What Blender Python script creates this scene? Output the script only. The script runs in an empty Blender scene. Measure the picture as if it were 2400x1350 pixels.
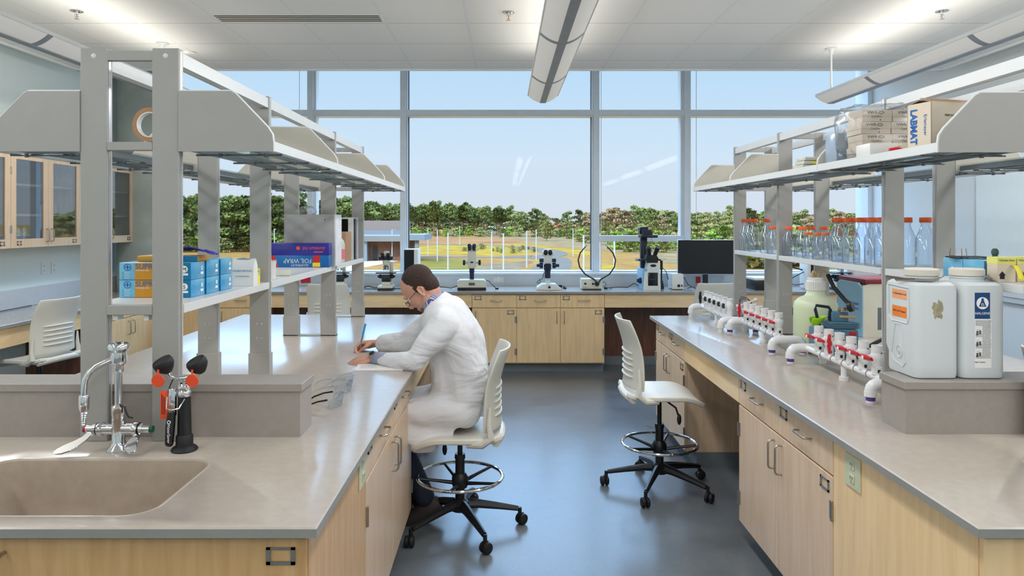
import bpy, bmesh, math, random
from mathutils import Vector, Matrix, Euler, noise
R = math.radians
PI = math.pi
C = bpy.context.scene.collection
random.seed(7)

# ---------------------------------------------------------------- materials
def lin(c):
    c = c / 255.0
    return c / 12.92 if c <= 0.04045 else ((c + 0.055) / 1.055) ** 2.4
def rgb(r, g, b):
    return (lin(r), lin(g), lin(b), 1.0)

def newmat(name):
    m = bpy.data.materials.new(name)
    m.use_nodes = True
    nt = m.node_tree
    return m, nt, nt.nodes, nt.links, nt.nodes['Principled BSDF']

def mat(name, col, rough=0.5, metal=0.0, var=0.06, scale=12.0, bump=0.0, bscale=60.0, coat=0.0, trans=0.0, alpha=1.0,
        stretch=(1, 1, 1), col2=None, sss=0.0, spec=None, sheen=0.0):
    """procedural: base colour modulated by noise between col and col2"""
    m, nt, N, L, p = newmat(name)
    c1 = rgb(*col)
    if col2 is None:
        c2 = tuple(max(0, x * (1 - var)) for x in c1[:3]) + (1,)
        c1 = tuple(min(1, x * (1 + var)) for x in c1[:3]) + (1,)
    else:
        c2 = rgb(*col2)
    tc = N.new('ShaderNodeTexCoord')
    mp = N.new('ShaderNodeMapping'); mp.inputs['Scale'].default_value = stretch
    L.new(tc.outputs['Object'], mp.inputs['Vector'])
    nz = N.new('ShaderNodeTexNoise'); nz.inputs['Scale'].default_value = scale; nz.inputs['Detail'].default_value = 4
    L.new(mp.outputs[0], nz.inputs['Vector'])
    cr = N.new('ShaderNodeValToRGB')
    cr.color_ramp.elements[0].position = 0.35; cr.color_ramp.elements[0].color = c2
    cr.color_ramp.elements[1].position = 0.65; cr.color_ramp.elements[1].color = c1
    L.new(nz.outputs['Fac'], cr.inputs['Fac']); L.new(cr.outputs[0], p.inputs['Base Color'])
    p.inputs['Roughness'].default_value = rough
    p.inputs['Metallic'].default_value = metal
    p.inputs['Coat Weight'].default_value = coat
    p.inputs['Coat Roughness'].default_value = 0.12
    p.inputs['Transmission Weight'].default_value = trans
    p.inputs['Alpha'].default_value = alpha
    p.inputs['Subsurface Weight'].default_value = sss
    p.inputs['Subsurface Scale'].default_value = 0.02
    p.inputs['Sheen Weight'].default_value = sheen
    if spec is not None: p.inputs['Specular IOR Level'].default_value = spec
    if bump:
        n2 = N.new('ShaderNodeTexNoise'); n2.inputs['Scale'].default_value = bscale; n2.inputs['Detail'].default_value = 5
        L.new(mp.outputs[0], n2.inputs['Vector'])
        b = N.new('ShaderNodeBump'); b.inputs['Strength'].default_value = bump; b.inputs['Distance'].default_value = 0.01
        L.new(n2.outputs['Fac'], b.inputs['Height']); L.new(b.outputs[0], p.inputs['Normal'])
    return m

def clear(name, tint=(245, 250, 252), gloss=0.04, edge=0.6, edgecol=(200, 215, 225), rough=0.02, power=3.0):
    """thin clear glass or plastic: transparent, mirror-like and slightly denser at grazing angles"""
    m, nt, N, L, p = newmat(name)
    N.remove(p); out = N['Material Output']
    tr = N.new('ShaderNodeBsdfTransparent'); tr.inputs[0].default_value = rgb(*tint)
    tr2 = N.new('ShaderNodeBsdfTransparent'); tr2.inputs[0].default_value = rgb(*edgecol)
    gl = N.new('ShaderNodeBsdfGlossy'); gl.inputs['Roughness'].default_value = rough
    nz = N.new('ShaderNodeTexNoise'); nz.inputs['Scale'].default_value = 3
    bp = N.new('ShaderNodeBump'); bp.inputs['Strength'].default_value = 0.02
    L.new(nz.outputs['Fac'], bp.inputs['Height']); L.new(bp.outputs[0], gl.inputs['Normal'])
    lw = N.new('ShaderNodeLayerWeight'); lw.inputs['Blend'].default_value = 0.5
    pw = N.new('ShaderNodeMath'); pw.operation = 'POWER'; pw.inputs[1].default_value = power
    L.new(lw.outputs['Facing'], pw.inputs[0])
    m1 = N.new('ShaderNodeMixShader'); L.new(pw.outputs[0], m1.inputs[0]); L.new(tr.outputs[0], m1.inputs[1]); L.new(tr2.outputs[0], m1.inputs[2])
    k = N.new('ShaderNodeMath'); k.operation = 'MULTIPLY_ADD'; k.inputs[1].default_value = edge; k.inputs[2].default_value = gloss
    L.new(pw.outputs[0], k.inputs[0])
    m2 = N.new('ShaderNodeMixShader'); L.new(k.outputs[0], m2.inputs[0]); L.new(m1.outputs[0], m2.inputs[1]); L.new(gl.outputs[0], m2.inputs[2])
    L.new(m2.outputs[0], out.inputs['Surface'])
    return m

def wood(name, c1, c2, rough=0.35, stretch=(1, 1, 1)):
    m, nt, N, L, p = newmat(name)
    tc = N.new('ShaderNodeTexCoord'); mp = N.new('ShaderNodeMapping')
    mp.inputs['Scale'].default_value = stretch
    L.new(tc.outputs['Object'], mp.inputs['Vector'])
    oi = N.new('ShaderNodeObjectInfo')
    nz = N.new('ShaderNodeTexNoise'); nz.noise_dimensions = '4D'; nz.inputs['Scale'].default_value = 6; nz.inputs['Detail'].default_value = 6; nz.inputs['Distortion'].default_value = 0.6
    L.new(mp.outputs[0], nz.inputs['Vector'])
    mul = N.new('ShaderNodeMath'); mul.operation = 'MULTIPLY'; mul.inputs[1].default_value = 37.0
    L.new(oi.outputs['Random'], mul.inputs[0]); L.new(mul.outputs[0], nz.inputs['W'])
    cr = N.new('ShaderNodeValToRGB')
    e = cr.color_ramp.elements
    e[0].position = 0.3; e[0].color = rgb(*c2); e[1].position = 0.62; e[1].color = rgb(*c1)
    L.new(nz.outputs['Fac'], cr.inputs['Fac']); L.new(cr.outputs[0], p.inputs['Base Color'])
    p.inputs['Roughness'].default_value = rough
    return m

maple = wood('maple', (250, 217, 167), (236, 199, 150), stretch=(5, 5, 0.45))
maple_mid = wood('honey_maple', (220, 180, 128), (202, 158, 106), stretch=(5, 5, 0.45))
maple_h = wood('maple_horizontal', (250, 217, 167), (236, 199, 150), stretch=(0.6, 0.6, 5))
maple_pale = wood('maple_light', (232, 203, 172), (218, 186, 150), stretch=(6, 6, 0.4))
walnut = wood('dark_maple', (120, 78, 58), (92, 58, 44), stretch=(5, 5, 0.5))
resin = mat('epoxy_countertop', (186, 174, 162), rough=0.24, var=0.03, scale=30, coat=0.5, spec=0.6)
resin_side = mat('epoxy_edge', (150, 150, 146), rough=0.45, var=0.03)
resin_box = mat('epoxy_ledge', (158, 150, 143), rough=0.4, var=0.03, scale=40)
sinkmat = mat('epoxy_sink', (166, 150, 134), rough=0.55, var=0.05, scale=25, bump=0.05, bscale=300)
painted = mat('painted_steel', (168, 166, 161), rough=0.42, var=0.015)
painted_w = mat('white_painted_steel', (226, 228, 228), rough=0.3, var=0.01)
beige = mat('beige_steel', (206, 200, 186), rough=0.42, var=0.015)
alu = mat('brushed_aluminium', (214, 216, 222), rough=0.28, metal=0.85, var=0.04, scale=80, stretch=(1, 1, 0.05))
alu_dark = mat('dark_aluminium', (120, 128, 134), rough=0.35, metal=0.7, var=0.04)  # darker grey metal of channel backs, shelf bars and sealer door
nickel = mat('satin_nickel', (178, 172, 164), rough=0.32, metal=1.0, var=0.05, scale=60)
chrome = mat('chrome', (225, 225, 228), rough=0.07, metal=1.0, var=0.02)
wallm = mat('pale_green_paint', (226, 238, 236), rough=0.7, var=0.01, scale=3)
wallw = mat('white_paint', (226, 230, 230), rough=0.6, var=0.01, scale=3)
sillgrey = mat('grey_laminate', (206, 212, 216), rough=0.5, var=0.02)
framem = mat('window_frame_aluminium', (228, 234, 240), rough=0.45, metal=0.2, var=0.02)
gasket = mat('black_gasket', (25, 28, 40), rough=0.6)
kick = mat('rubber_toe_kick', (118, 126, 130), rough=0.6, var=0.03)
blackp = mat('black_plastic', (22, 23, 26), rough=0.35, var=0.1)
blackr = mat('black_rubber', (18, 18, 20), rough=0.6, var=0.1)
darknavy = mat('dark_navy_plastic', (24, 34, 58), rough=0.35, var=0.1)
whitep = mat('white_plastic', (236, 236, 232), rough=0.35, var=0.01)
cream = mat('cream_enamel', (222, 220, 204), rough=0.35, var=0.02)
stoolp = mat('stool_shell_plastic', (224, 221, 210), rough=0.4, var=0.01)
pvc = mat('white_pvc', (236, 236, 236), rough=0.28, var=0.01, coat=0.2)
pvc_ring = mat('purple_primer', (92, 60, 150), rough=0.5, var=0.25, scale=60)
primer_red = mat('brown_glue_joint', (126, 70, 84), rough=0.5, var=0.2, scale=60)
redp = mat('red_plastic', (208, 24, 42), rough=0.35, var=0.04)
orange = mat('orange_cap', (232, 96, 34), rough=0.42, var=0.04)
orange2 = mat('orange_rubber', (240, 84, 44), rough=0.5, var=0.03)
glass = clear('window_glass', (252, 254, 255), gloss=0.004, edge=0.2, edgecol=(240, 246, 250), power=5)
bglass = clear('bottle_glass', (250, 252, 254), gloss=0.05, edge=0.5, edgecol=(206, 218, 230), power=2.2)
shelfglass = clear('shelf_glass', (244, 248, 248), gloss=0.05, edge=0.3, edgecol=(228, 238, 238), power=4)
film = clear('plastic_film', (248, 249, 251), gloss=0.10, edge=0.35, edgecol=(230, 234, 240), rough=0.25, power=1.5)
lens = clear('clear_polycarbonate', (248, 252, 254), gloss=0.05, edge=0.5, edgecol=(215, 226, 238), power=2)
screenm = mat('screen_black', (8, 12, 22), rough=0.18, var=0.02)
cardboard = mat('cardboard', (178, 140, 108), rough=0.8, var=0.05, scale=30)
cardw = mat('pale_cardboard', (222, 208, 188), rough=0.7, var=0.02)
paper = mat('paper', (240, 238, 236), rough=0.8, var=0.01)
blue_box = mat('blue_carton', (70, 160, 208), rough=0.3, var=0.12, scale=9, coat=0.3, col2=(120, 192, 224))
blue_dark = mat('deep_blue_carton', (0, 118, 168), rough=0.35, var=0.05)
gold = mat('gold_carton', (206, 146, 38), rough=0.35, var=0.06)
navy = mat('royal_blue_carton', (44, 40, 150), rough=0.35, var=0.05)
foil_b = mat('blue_foil_carton', (0, 104, 176), rough=0.35, var=0.05)
redc = mat('red_carton', (212, 38, 44), rough=0.4, var=0.05)
yellow = mat('yellow_paper', (240, 226, 70), rough=0.5, var=0.05)
yel_pale = mat('pale_yellow_paper', (236, 232, 130), rough=0.5, var=0.05)
lime = mat('lime_plastic', (166, 220, 40), rough=0.4, var=0.05)
ink = mat('black_ink', (26, 28, 30), rough=0.7)
inkblue = mat('blue_ink', (16, 100, 176), rough=0.6)
inkgrey = mat('grey_ink', (92, 96, 100), rough=0.7)
inkwhite = mat('white_ink', (246, 246, 246), rough=0.6)
inkred = mat('orange_ink', (236, 96, 60), rough=0.6)
nalblue = mat('label_blue', (12, 66, 120), rough=0.45, var=0.03)
gblue = mat('steel_blue_metal', (88, 128, 150), rough=0.4, var=0.06)
sealb = mat('sealer_blue_enamel', (150, 196, 222), rough=0.4, var=0.02)
hdpe = mat('frosted_plastic', (244, 250, 252), rough=0.45, var=0.005, trans=0.3)
hdpe_cap = mat('ivory_cap_plastic', (224, 216, 202), rough=0.5, var=0.02)
hdpe_y = mat('yellowish_plastic', (212, 226, 176), rough=0.35, var=0.03, col2=(222, 230, 200), scale=4)
skin = mat('skin', (214, 160, 138), rough=0.5, var=0.05, scale=30)
hairm = mat('dark_brown_hair', (58, 38, 30), rough=0.75, var=0.35, scale=120, bump=0.5, bscale=250)
denim = mat('dark_denim', (30, 38, 58), rough=0.85, var=0.2, scale=60)
shoem = mat('dark_brown_shoe', (52, 42, 40), rough=0.6, var=0.15)
soleM = mat('tan_shoe_sole', (120, 104, 88), rough=0.7)
tapebrown = mat('kraft_tape', (176, 132, 92), rough=0.6, var=0.05, scale=50)
wh_board = mat('whiteboard_enamel', (232, 242, 244), rough=0.16, var=0.01, coat=0.3)
metalfoil = mat('foil', (220, 222, 226), rough=0.22, metal=0.9, var=0.1, bump=0.8, bscale=60)
lampmesh = mat('perforated_lamp_mesh', (206, 206, 206), rough=0.5, var=0.03, scale=400)
_p = lampmesh.node_tree.nodes['Principled BSDF']; _p.inputs['Emission Color'].default_value = (1, .96, .9, 1); _p.inputs['Emission Strength'].default_value = 0.22
lampspine = mat('lamp_spine', (150, 158, 166), rough=0.5)

def stripes(name, c1, c2, scale, axis):
    m, nt, N, L, p = newmat(name)
    tc = N.new('ShaderNodeTexCoord'); w = N.new('ShaderNodeTexWave'); w.bands_direction = axis; w.inputs['Scale'].default_value = scale
    L.new(tc.outputs['Object'], w.inputs['Vector'])
    cr = N.new('ShaderNodeValToRGB'); cr.color_ramp.interpolation = 'CONSTANT'
    cr.color_ramp.elements[0].color = rgb(*c1); cr.color_ramp.elements[1].position = 0.5; cr.color_ramp.elements[1].color = rgb(*c2)
    L.new(w.outputs['Fac'], cr.inputs['Fac']); L.new(cr.outputs[0], p.inputs['Base Color']); p.inputs['Roughness'].default_value = 0.8
    return m
shirt = stripes('striped_shirt', (84, 92, 150), (206, 206, 220), 60, 'Y')
shirt_x = stripes('striped_cuff', (70, 84, 140), (214, 216, 226), 55, 'Y')

def coatmat():
    m, nt, N, L, p = newmat('white_cotton')
    tc = N.new('ShaderNodeTexCoord')
    nz = N.new('ShaderNodeTexNoise'); nz.inputs['Scale'].default_value = 3.6; nz.inputs['Detail'].default_value = 2.5; nz.inputs['Distortion'].default_value = 1.6
    mp = N.new('ShaderNodeMapping'); mp.inputs['Scale'].default_value = (0.9, 1.2, 1.5); mp.inputs['Rotation'].default_value = (0, R(35), 0)
    L.new(tc.outputs['Object'], mp.inputs[0]); L.new(mp.outputs[0], nz.inputs['Vector'])
    b = N.new('ShaderNodeBump'); b.inputs['Strength'].default_value = 0.6; b.inputs['Distance'].default_value = 0.05
    L.new(nz.outputs['Fac'], b.inputs['Height']); L.new(b.outputs[0], p.inputs['Normal'])
    p.inputs['Base Color'].default_value = rgb(234, 234, 238); p.inputs['Roughness'].default_value = 0.85
    return m
coatm = coatmat()

def ceilmat():
    m, nt, N, L, p = newmat('acoustic_tile')
    tc = N.new('ShaderNodeTexCoord'); sp = N.new('ShaderNodeSeparateXYZ'); L.new(tc.outputs['Object'], sp.inputs[0])
    def band(out, off, w):
        a = N.new('ShaderNodeMath'); a.operation = 'ADD'; a.inputs[1].default_value = off; L.new(out, a.inputs[0])
        d = N.new('ShaderNodeMath'); d.operation = 'PINGPONG'; d.inputs[1].default_value = 0.305; L.new(a.outputs[0], d.inputs[0])
        l = N.new('ShaderNodeMath'); l.operation = 'LESS_THAN'; l.inputs[1].default_value = w; L.new(d.outputs[0], l.inputs[0])
        return l
    bx_ = band(sp.outputs['X'], 0.2735 + 6.1, 0.012)
    by_ = band(sp.outputs['Y'], -6.53 + 12.2, 0.0035)
    mx = N.new('ShaderNodeMix'); mx.data_type = 'RGBA'; mx.inputs['A'].default_value = rgb(234, 233, 230); mx.inputs['B'].default_value = rgb(176, 164, 150)
    L.new(by_.outputs[0], mx.inputs['Factor'])
    m2 = N.new('ShaderNodeMix'); m2.data_type = 'RGBA'; m2.inputs['B'].default_value = rgb(226, 228, 230)
    L.new(bx_.outputs[0], m2.inputs['Factor']); L.new(mx.outputs['Result'], m2.inputs['A'])
    L.new(m2.outputs['Result'], p.inputs['Base Color']); p.inputs['Roughness'].default_value = 0.8
    return m
tilem = ceilmat()

def floormat():
    m, nt, N, L, p = newmat('polished_concrete')
    tc = N.new('ShaderNodeTexCoord')
    n1 = N.new('ShaderNodeTexNoise'); n1.inputs['Scale'].default_value = 1.3; n1.inputs['Detail'].default_value = 8; n1.inputs['Roughness'].default_value = 0.65
    n2 = N.new('ShaderNodeTexNoise'); n2.inputs['Scale'].default_value = 70; n2.inputs['Detail'].default_value = 3
    L.new(tc.outputs['Object'], n1.inputs[0]); L.new(tc.outputs['Object'], n2.inputs[0])
    cr = N.new('ShaderNodeValToRGB'); e = cr.color_ramp.elements
    e[0].position = 0.3; e[0].color = rgb(88, 94, 98); e[1].position = 0.7; e[1].color = rgb(118, 126, 132)
    L.new(n1.outputs['Fac'], cr.inputs[0])
    mx = N.new('ShaderNodeMix'); mx.data_type = 'RGBA'; mx.blend_type = 'OVERLAY'; mx.inputs['Factor'].default_value = 0.25
    L.new(cr.outputs[0], mx.inputs['A']); L.new(n2.outputs['Color'], mx.inputs['B'])
    hs = N.new('ShaderNodeHueSaturation'); hs.inputs['Saturation'].default_value = 0.5
    L.new(mx.outputs['Result'], hs.inputs['Color']); L.new(hs.outputs[0], p.inputs['Base Color'])
    rr = N.new('ShaderNodeMapRange'); rr.inputs['To Min'].default_value = 0.2; rr.inputs['To Max'].default_value = 0.42
    L.new(n1.outputs['Fac'], rr.inputs[0]); L.new(rr.outputs[0], p.inputs['Roughness'])
    p.inputs['Coat Weight'].default_value = 0.22; p.inputs['Coat Roughness'].default_value = 0.2; p.inputs['Coat Tint'].default_value = (.8, .9, 1, 1)
    return m
floorm = floormat()

def concmat():
    return mat('cast_concrete', (172, 178, 170), rough=0.7, var=0.12, scale=4, bump=0.2, bscale=30)
concm = concmat()

# ---------------------------------------------------------------- mesh builder
class MB:
    def __init__(s, *mats):
        s.bm = bmesh.new(); s.mats = list(mats); s.T = Matrix.Identity(4)
    def mi(s, m):
        if m is None: return 0
        if m not in s.mats: s.mats.append(m)
        return s.mats.index(m)
    def v(s, p): return s.bm.verts.new(s.T @ Vector(p))
    def f(s, vs, mi=0):
        try:
            f = s.bm.faces.new(vs); f.material_index = mi; return f
        except ValueError: return None
    def box(s, x0, x1, y0, y1, z0, z1, m=None, bev=0.0, seg=2):
        k = s.mi(m)
        V = [s.v((x, y, z)) for z in (z0, z1) for y in (y0, y1) for x in (x0, x1)]
        fs = [s.f([V[i] for i in q], k) for q in ((0, 2, 3, 1), (4, 5, 7, 6), (0, 1, 5, 4), (2, 6, 7, 3), (0, 4, 6, 2), (1, 3, 7, 5))]
        if bev:
            ed = set(e for f in fs for e in f.edges)
            r = bmesh.ops.bevel(s.bm, geom=list(ed), offset=bev, segments=seg, affect='EDGES', profile=0.5, clamp_overlap=True)
            for f in r['faces']: f.material_index = k
        return s
    def ring(s, c, n, u, r, seg, ry=None):
        w = n.cross(u); ry = r if ry is None else ry
        return [s.v(c + u * (math.cos(2 * PI * i / seg) * r) + w * (math.sin(2 * PI * i / seg) * ry)) for i in range(seg)]
    def bridge(s, a, b, k):
        n = len(a)
        for i in range(n): s.f([a[i], a[(i + 1) % n], b[(i + 1) % n], b[i]], k)
    def cyl(s, p, q, r0, r1=None, seg=16, m=None, caps=True):
        k = s.mi(m); p = Vector(p); q = Vector(q); r1 = r0 if r1 is None else r1
        n = (q - p).normalized(); u = n.orthogonal().normalized()
        a = s.ring(p, n, u, r0, seg); b = s.ring(q, n, u, r1, seg)
        s.bridge(a, b, k)
        if caps: s.f(list(reversed(a)), k); s.f(b, k)
        return s
    def tube(s, pts, r, seg=8, m=None, closed=False, caps=True):
        k = s.mi(m); pts = [Vector(p) for p in pts]; n = len(pts)
        rs = r if isinstance(r, (list, tuple)) else [r] * n
        u = None; rings = []
        for i, p in enumerate(pts):
            a = pts[(i - 1) % n] if (i > 0 or closed) else p
            b = pts[(i + 1) % n] if (i < n - 1 or closed) else p
            t = (b - a).normalized()
            u = t.orthogonal().normalized() if u is None else (u - t * u.dot(t)).normalized()
            rr = rs[i]
            rings.append(s.ring(p, t, u, rr[0] if isinstance(rr, tuple) else rr, seg, rr[1] if isinstance(rr, tuple) else rr))
        for i in range(n - 1): s.bridge(rings[i], rings[i + 1], k)
        if closed:
            s.bridge(rings[-1], rings[0], k)
        elif caps:
            s.f(list(reversed(rings[0])), k); s.f(rings[-1], k)
        return s
    def lathe(s, prof, c=(0, 0, 0), seg=24, m=None, ax=None, cap=True):
        """prof: list of (radius, height)"""
        k = s.mi(m); c = Vector(c); n = Vector(ax or (0, 0, 1)).normalized()
        u = Vector((1, 0, 0)) if abs(n.z) > .9 else n.orthogonal().normalized()
        rings = [s.ring(c + n * h, n, u, max(r, 1e-4), seg) for r, h in prof]
        for a, b in zip(rings, rings[1:]): s.bridge(a, b, k)
        if cap: s.f(list(reversed(rings[0])), k); s.f(rings[-1], k)
        return s
    def prism(s, poly, ax, a, b, m=None):
        """poly: 2D points; ax: axis of extrusion 'x','y','z' (remaining axes in order)"""
        k = s.mi(m)
        def P(q, w):
            return {'x': (w, q[0], q[1]), 'y': (q[0], w, q[1]), 'z': (q[0], q[1], w)}[ax]
        A = [s.v(P(q, a)) for q in poly]; B = [s.v(P(q, b)) for q in poly]
        s.bridge(A, B, k); s.f(list(reversed(A)), k); s.f(B, k)
        return s
    def ball(s, c, r, seg=16, m=None):
        k = s.mi(m); r = r if isinstance(r, (list, tuple)) else (r, r, r)
        T = s.T @ Matrix.Translation(c) @ Matrix.Diagonal((r[0], r[1], r[2], 1))
        q = bmesh.ops.create_uvsphere(s.bm, u_segments=seg, v_segments=max(6, seg // 2), radius=1, matrix=T)
        for f in set(f for v in q['verts'] for f in v.link_faces): f.material_index = k
        return s
    def quad(s, pts, m=None):
        s.f([s.v(p) for p in pts], s.mi(m)); return s
    def grid(s, fn, nu, nv, m=None):
        k = s.mi(m)
        G = [[s.v(fn(i / nu, j / nv)) for i in range(nu + 1)] for j in range(nv + 1)]
        for j in range(nv):
            for i in range(nu): s.f([G[j][i], G[j][i + 1], G[j + 1][i + 1], G[j + 1][i]], k)
        return s
    def build(s, name, parent=None, smooth=35, normals=True):
        if normals: bmesh.ops.recalc_face_normals(s.bm, faces=s.bm.faces)
        me = bpy.data.meshes.new(name); s.bm.to_mesh(me); s.bm.free()
        for m in s.mats: me.materials.append(m)
        if smooth and len(me.polygons):
            me.polygons.foreach_set('use_smooth', [True] * len(me.polygons))
            me.set_sharp_from_angle(angle=R(smooth))
        o = bpy.data.objects.new(name, me); C.objects.link(o)
        if parent is not None: o.parent = parent
        return o

def thing(name, label, cat, loc=(0, 0, 0), rz=0, group=None):
    o = bpy.data.objects.new(name, None); C.objects.link(o); o.empty_display_size = .1
    o.location = loc; o.rotation_euler = (0, 0, rz); o['label'] = label; o['category'] = cat
    if group: o['group'] = group
    return o
def tag(o, label, cat, group=None, loc=None, rz=None):
    o['label'] = label; o['category'] = cat
    if group: o['group'] = group
    if loc is not None: o.location = loc
    if rz is not None: o.rotation_euler = (0, 0, rz)
    return o
def struct(o):
    o['kind'] = 'structure'; return o
def sub(o, lvl, t='SUBSURF'):
    m = o.modifiers.new('s', 'SUBSURF'); m.levels = lvl; m.render_levels = lvl; return o
TEXTS = []
def text(s, parent, loc, size, m, rot=(R(90), 0, 0), ext=0.0002, name='lettering', align='CENTER', sx=1.0):
    cu = bpy.data.curves.new(name, 'FONT'); cu.body = s; cu.size = size; cu.extrude = ext; cu.align_x = align; cu.align_y = 'CENTER'
    cu.resolution_u = 2
    cu.materials.append(m)
    o = bpy.data.objects.new(name, cu); C.objects.link(o); o.parent = parent; o.location = loc; o.rotation_euler = rot
    o.scale = (sx, 1, 1)
    TEXTS.append(o)
    return o
def copy_tree(o, parent=None):
    c = o.copy(); C.objects.link(c)
    if parent is not None: c.parent = parent
    for ch in [q for q in o.children]: copy_tree(ch, c)
    return c
def arc(c, r, a0, a1, n, plane='xz'):
    out = []
    for i in range(n + 1):
        a = R(a0 + (a1 - a0) * i / n); ca, sa = math.cos(a) * r, math.sin(a) * r
        out.append({'xz': (c[0] + ca, c[1], c[2] + sa), 'xy': (c[0] + ca, c[1] + sa, c[2]), 'yz': (c[0], c[1] + ca, c[2] + sa)}[plane])
    return out

# ---------------------------------------------------------------- camera
EYE = 1.69
cam_d = bpy.data.cameras.new('camera'); cam = bpy.data.objects.new('camera', cam_d); C.objects.link(cam)
cam.location = (0, 0, EYE); cam.rotation_euler = (R(90), 0, 0)
cam_d.sensor_width = 36; cam_d.lens = 36 * 1670 / 2400
cam_d.shift_x = 0.0075; cam_d.shift_y = -155 / 2400
cam_d.clip_end = 3000; cam_d.clip_start = 0.05
bpy.context.scene.camera = cam
# ================================================================ ROOM SHELL
XL, XR, YB, YW = -4.43, 4.55, -3.6, 8.68
struct(MB(floorm).box(XL, XR, YB, YW + .4, -0.2, 0).build('floor'))
def ledge_wall():
    b = MB(wallm)
    b.box(XL - .15, XL, YB, YW + .55, 0, 3.9)
    return struct(b.build('wall_left'))
ledge_wall()
struct(MB(wallw).box(XR, XR + .15, YB, YW + .55, 0, 3.9).build('wall_right'))
struct(MB(wallm).box(XL, XR, YB - .15, YB, 0, 3.9).build('wall_rear'))
struct(MB(sillgrey).box(XL, XR, YW, YW + .4, 0, 1.04).build('wall_window'))
struct(MB(painted_w).box(XL, XR, YW - .015, YW + .28, 1.04, 1.068, bev=.004).build('trim_sill'))
struct(MB(wallw).box(XL, XR, YB, YW + .5, 3.8, 4.0).build('ceiling_upper'))
struct(MB(tilem).box(-4.12, 4.22, YB, 6.89, 3.17, 3.2).build('ceiling'))
b = MB(painted_w)
b.box(-4.14, 4.24, 6.89, 6.92, 3.155, 3.26); b.box(-4.15, -4.12, YB, 6.92, 3.155, 3.26); b.box(4.22, 4.25, YB, 6.92, 3.155, 3.26)
struct(b.build('trim_ceiling_edge'))
# grey backsplash and ledge on the right wall, whiteboard
struct(MB(painted_w, sillgrey).box(XR - .05, XR, 2.0, YW, 1.02, 1.06).box(XR - .04, XR, 2.0, YW, .97, 1.02, sillgrey).build('trim_right_wall'))
wb = MB(wh_board).box(XR - .02, XR - .004, 2.6, 6.85, 1.35, 2.75).build('whiteboard')
tag(wb, 'large white glossy board on the right wall', 'whiteboard')
MB(alu).box(XR - .026, XR - .004, 2.58, 6.87, 1.33, 1.35).box(XR - .026, XR - .004, 6.85, 6.87, 1.35, 2.75).box(XR - .026, XR - .004, 2.58, 6.87, 2.75, 2.77).build('board_frame', wb)

# window wall: mullions, rails, panes
FY0, FY1 = 8.80, 8.98
ZT = 3.8
mull = [-2.40, -1.252, 1.14, 2.268]
b = MB(framem, gasket, painted_w)
for x in mull:
    b.box(x - .035, x + .035, FY0, FY1, 1.06, ZT)
    s = 1 if x < 0 else -1
    b.box(min(x + s * .035, x + s * .052), max(x + s * .035, x + s * .052), FY0 + .03, FY1, 1.06, ZT, painted_w)
    b.box(min(x + s * .052, x + s * .058), max(x + s * .052, x + s * .058), FY0 + .10, FY1, 1.06, ZT, gasket)
for x in (XL + .03, XR - .03): b.box(x - .03, x + .03, FY0, FY1, 1.06, ZT)
cuts = [XL + .06] + [v for x in mull for v in (x - .035, x + .035)] + [XR - .06]
for x0, x1 in zip(cuts[::2], cuts[1::2]):
    b.box(x0, x1, FY0 + .004, FY1, 3.012, 3.075); b.box(x0, x1, FY0 + .012, FY1, 2.998, 3.012, painted_w); b.box(x0, x1, FY0 + .004, FY1, 1.06, 1.085)
for x0, x1 in ((-2.365, -1.287), (1.175, 2.233)):
    b.box(x0, x1, FY0 + .01, FY1, 1.448, 1.52)
    xa, xb = (x1 - .045, x1) if x0 > 0 else (x0, x0 + .03)
    b.box(xa, xb, FY0 + .04, FY1, 1.52, ZT, painted_w)
struct(b.build('window_frame'))
edges = [XL] + mull + [XR]
for i in range(5):
    p = MB(glass)
    p.box(edges[i] + .05, edges[i + 1] - .05, 8.90, 8.908, 1.08, ZT)
    o = p.build('window_%d' % (i + 1)); struct(o)
# roller blind cords
for x, z0, lab in ((1.19, 1.1, 'thin blind cord hanging beside the mullion right of the centre window'), (2.36, 1.72, 'short blind cord hanging in the right hand window bay'),
                   (-2.52, 1.9, 'thin blind cord hanging in the left hand window bay')):
    t = MB(whitep).cyl((0, 0, z0 - z0), (0, 0, 3.7 - z0), .004, seg=6).box(-.006, .006, -.006, .006, -.04, 0).build('blind_cord')
    tag(t, lab, 'blind cord', loc=(x, 8.76, z0 + .04))
# round concrete column
struct(MB(concm).lathe([(.3, 0), (.3, 3.8)], (-4.1, 8.16, 0), seg=48).build('column'))

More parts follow.
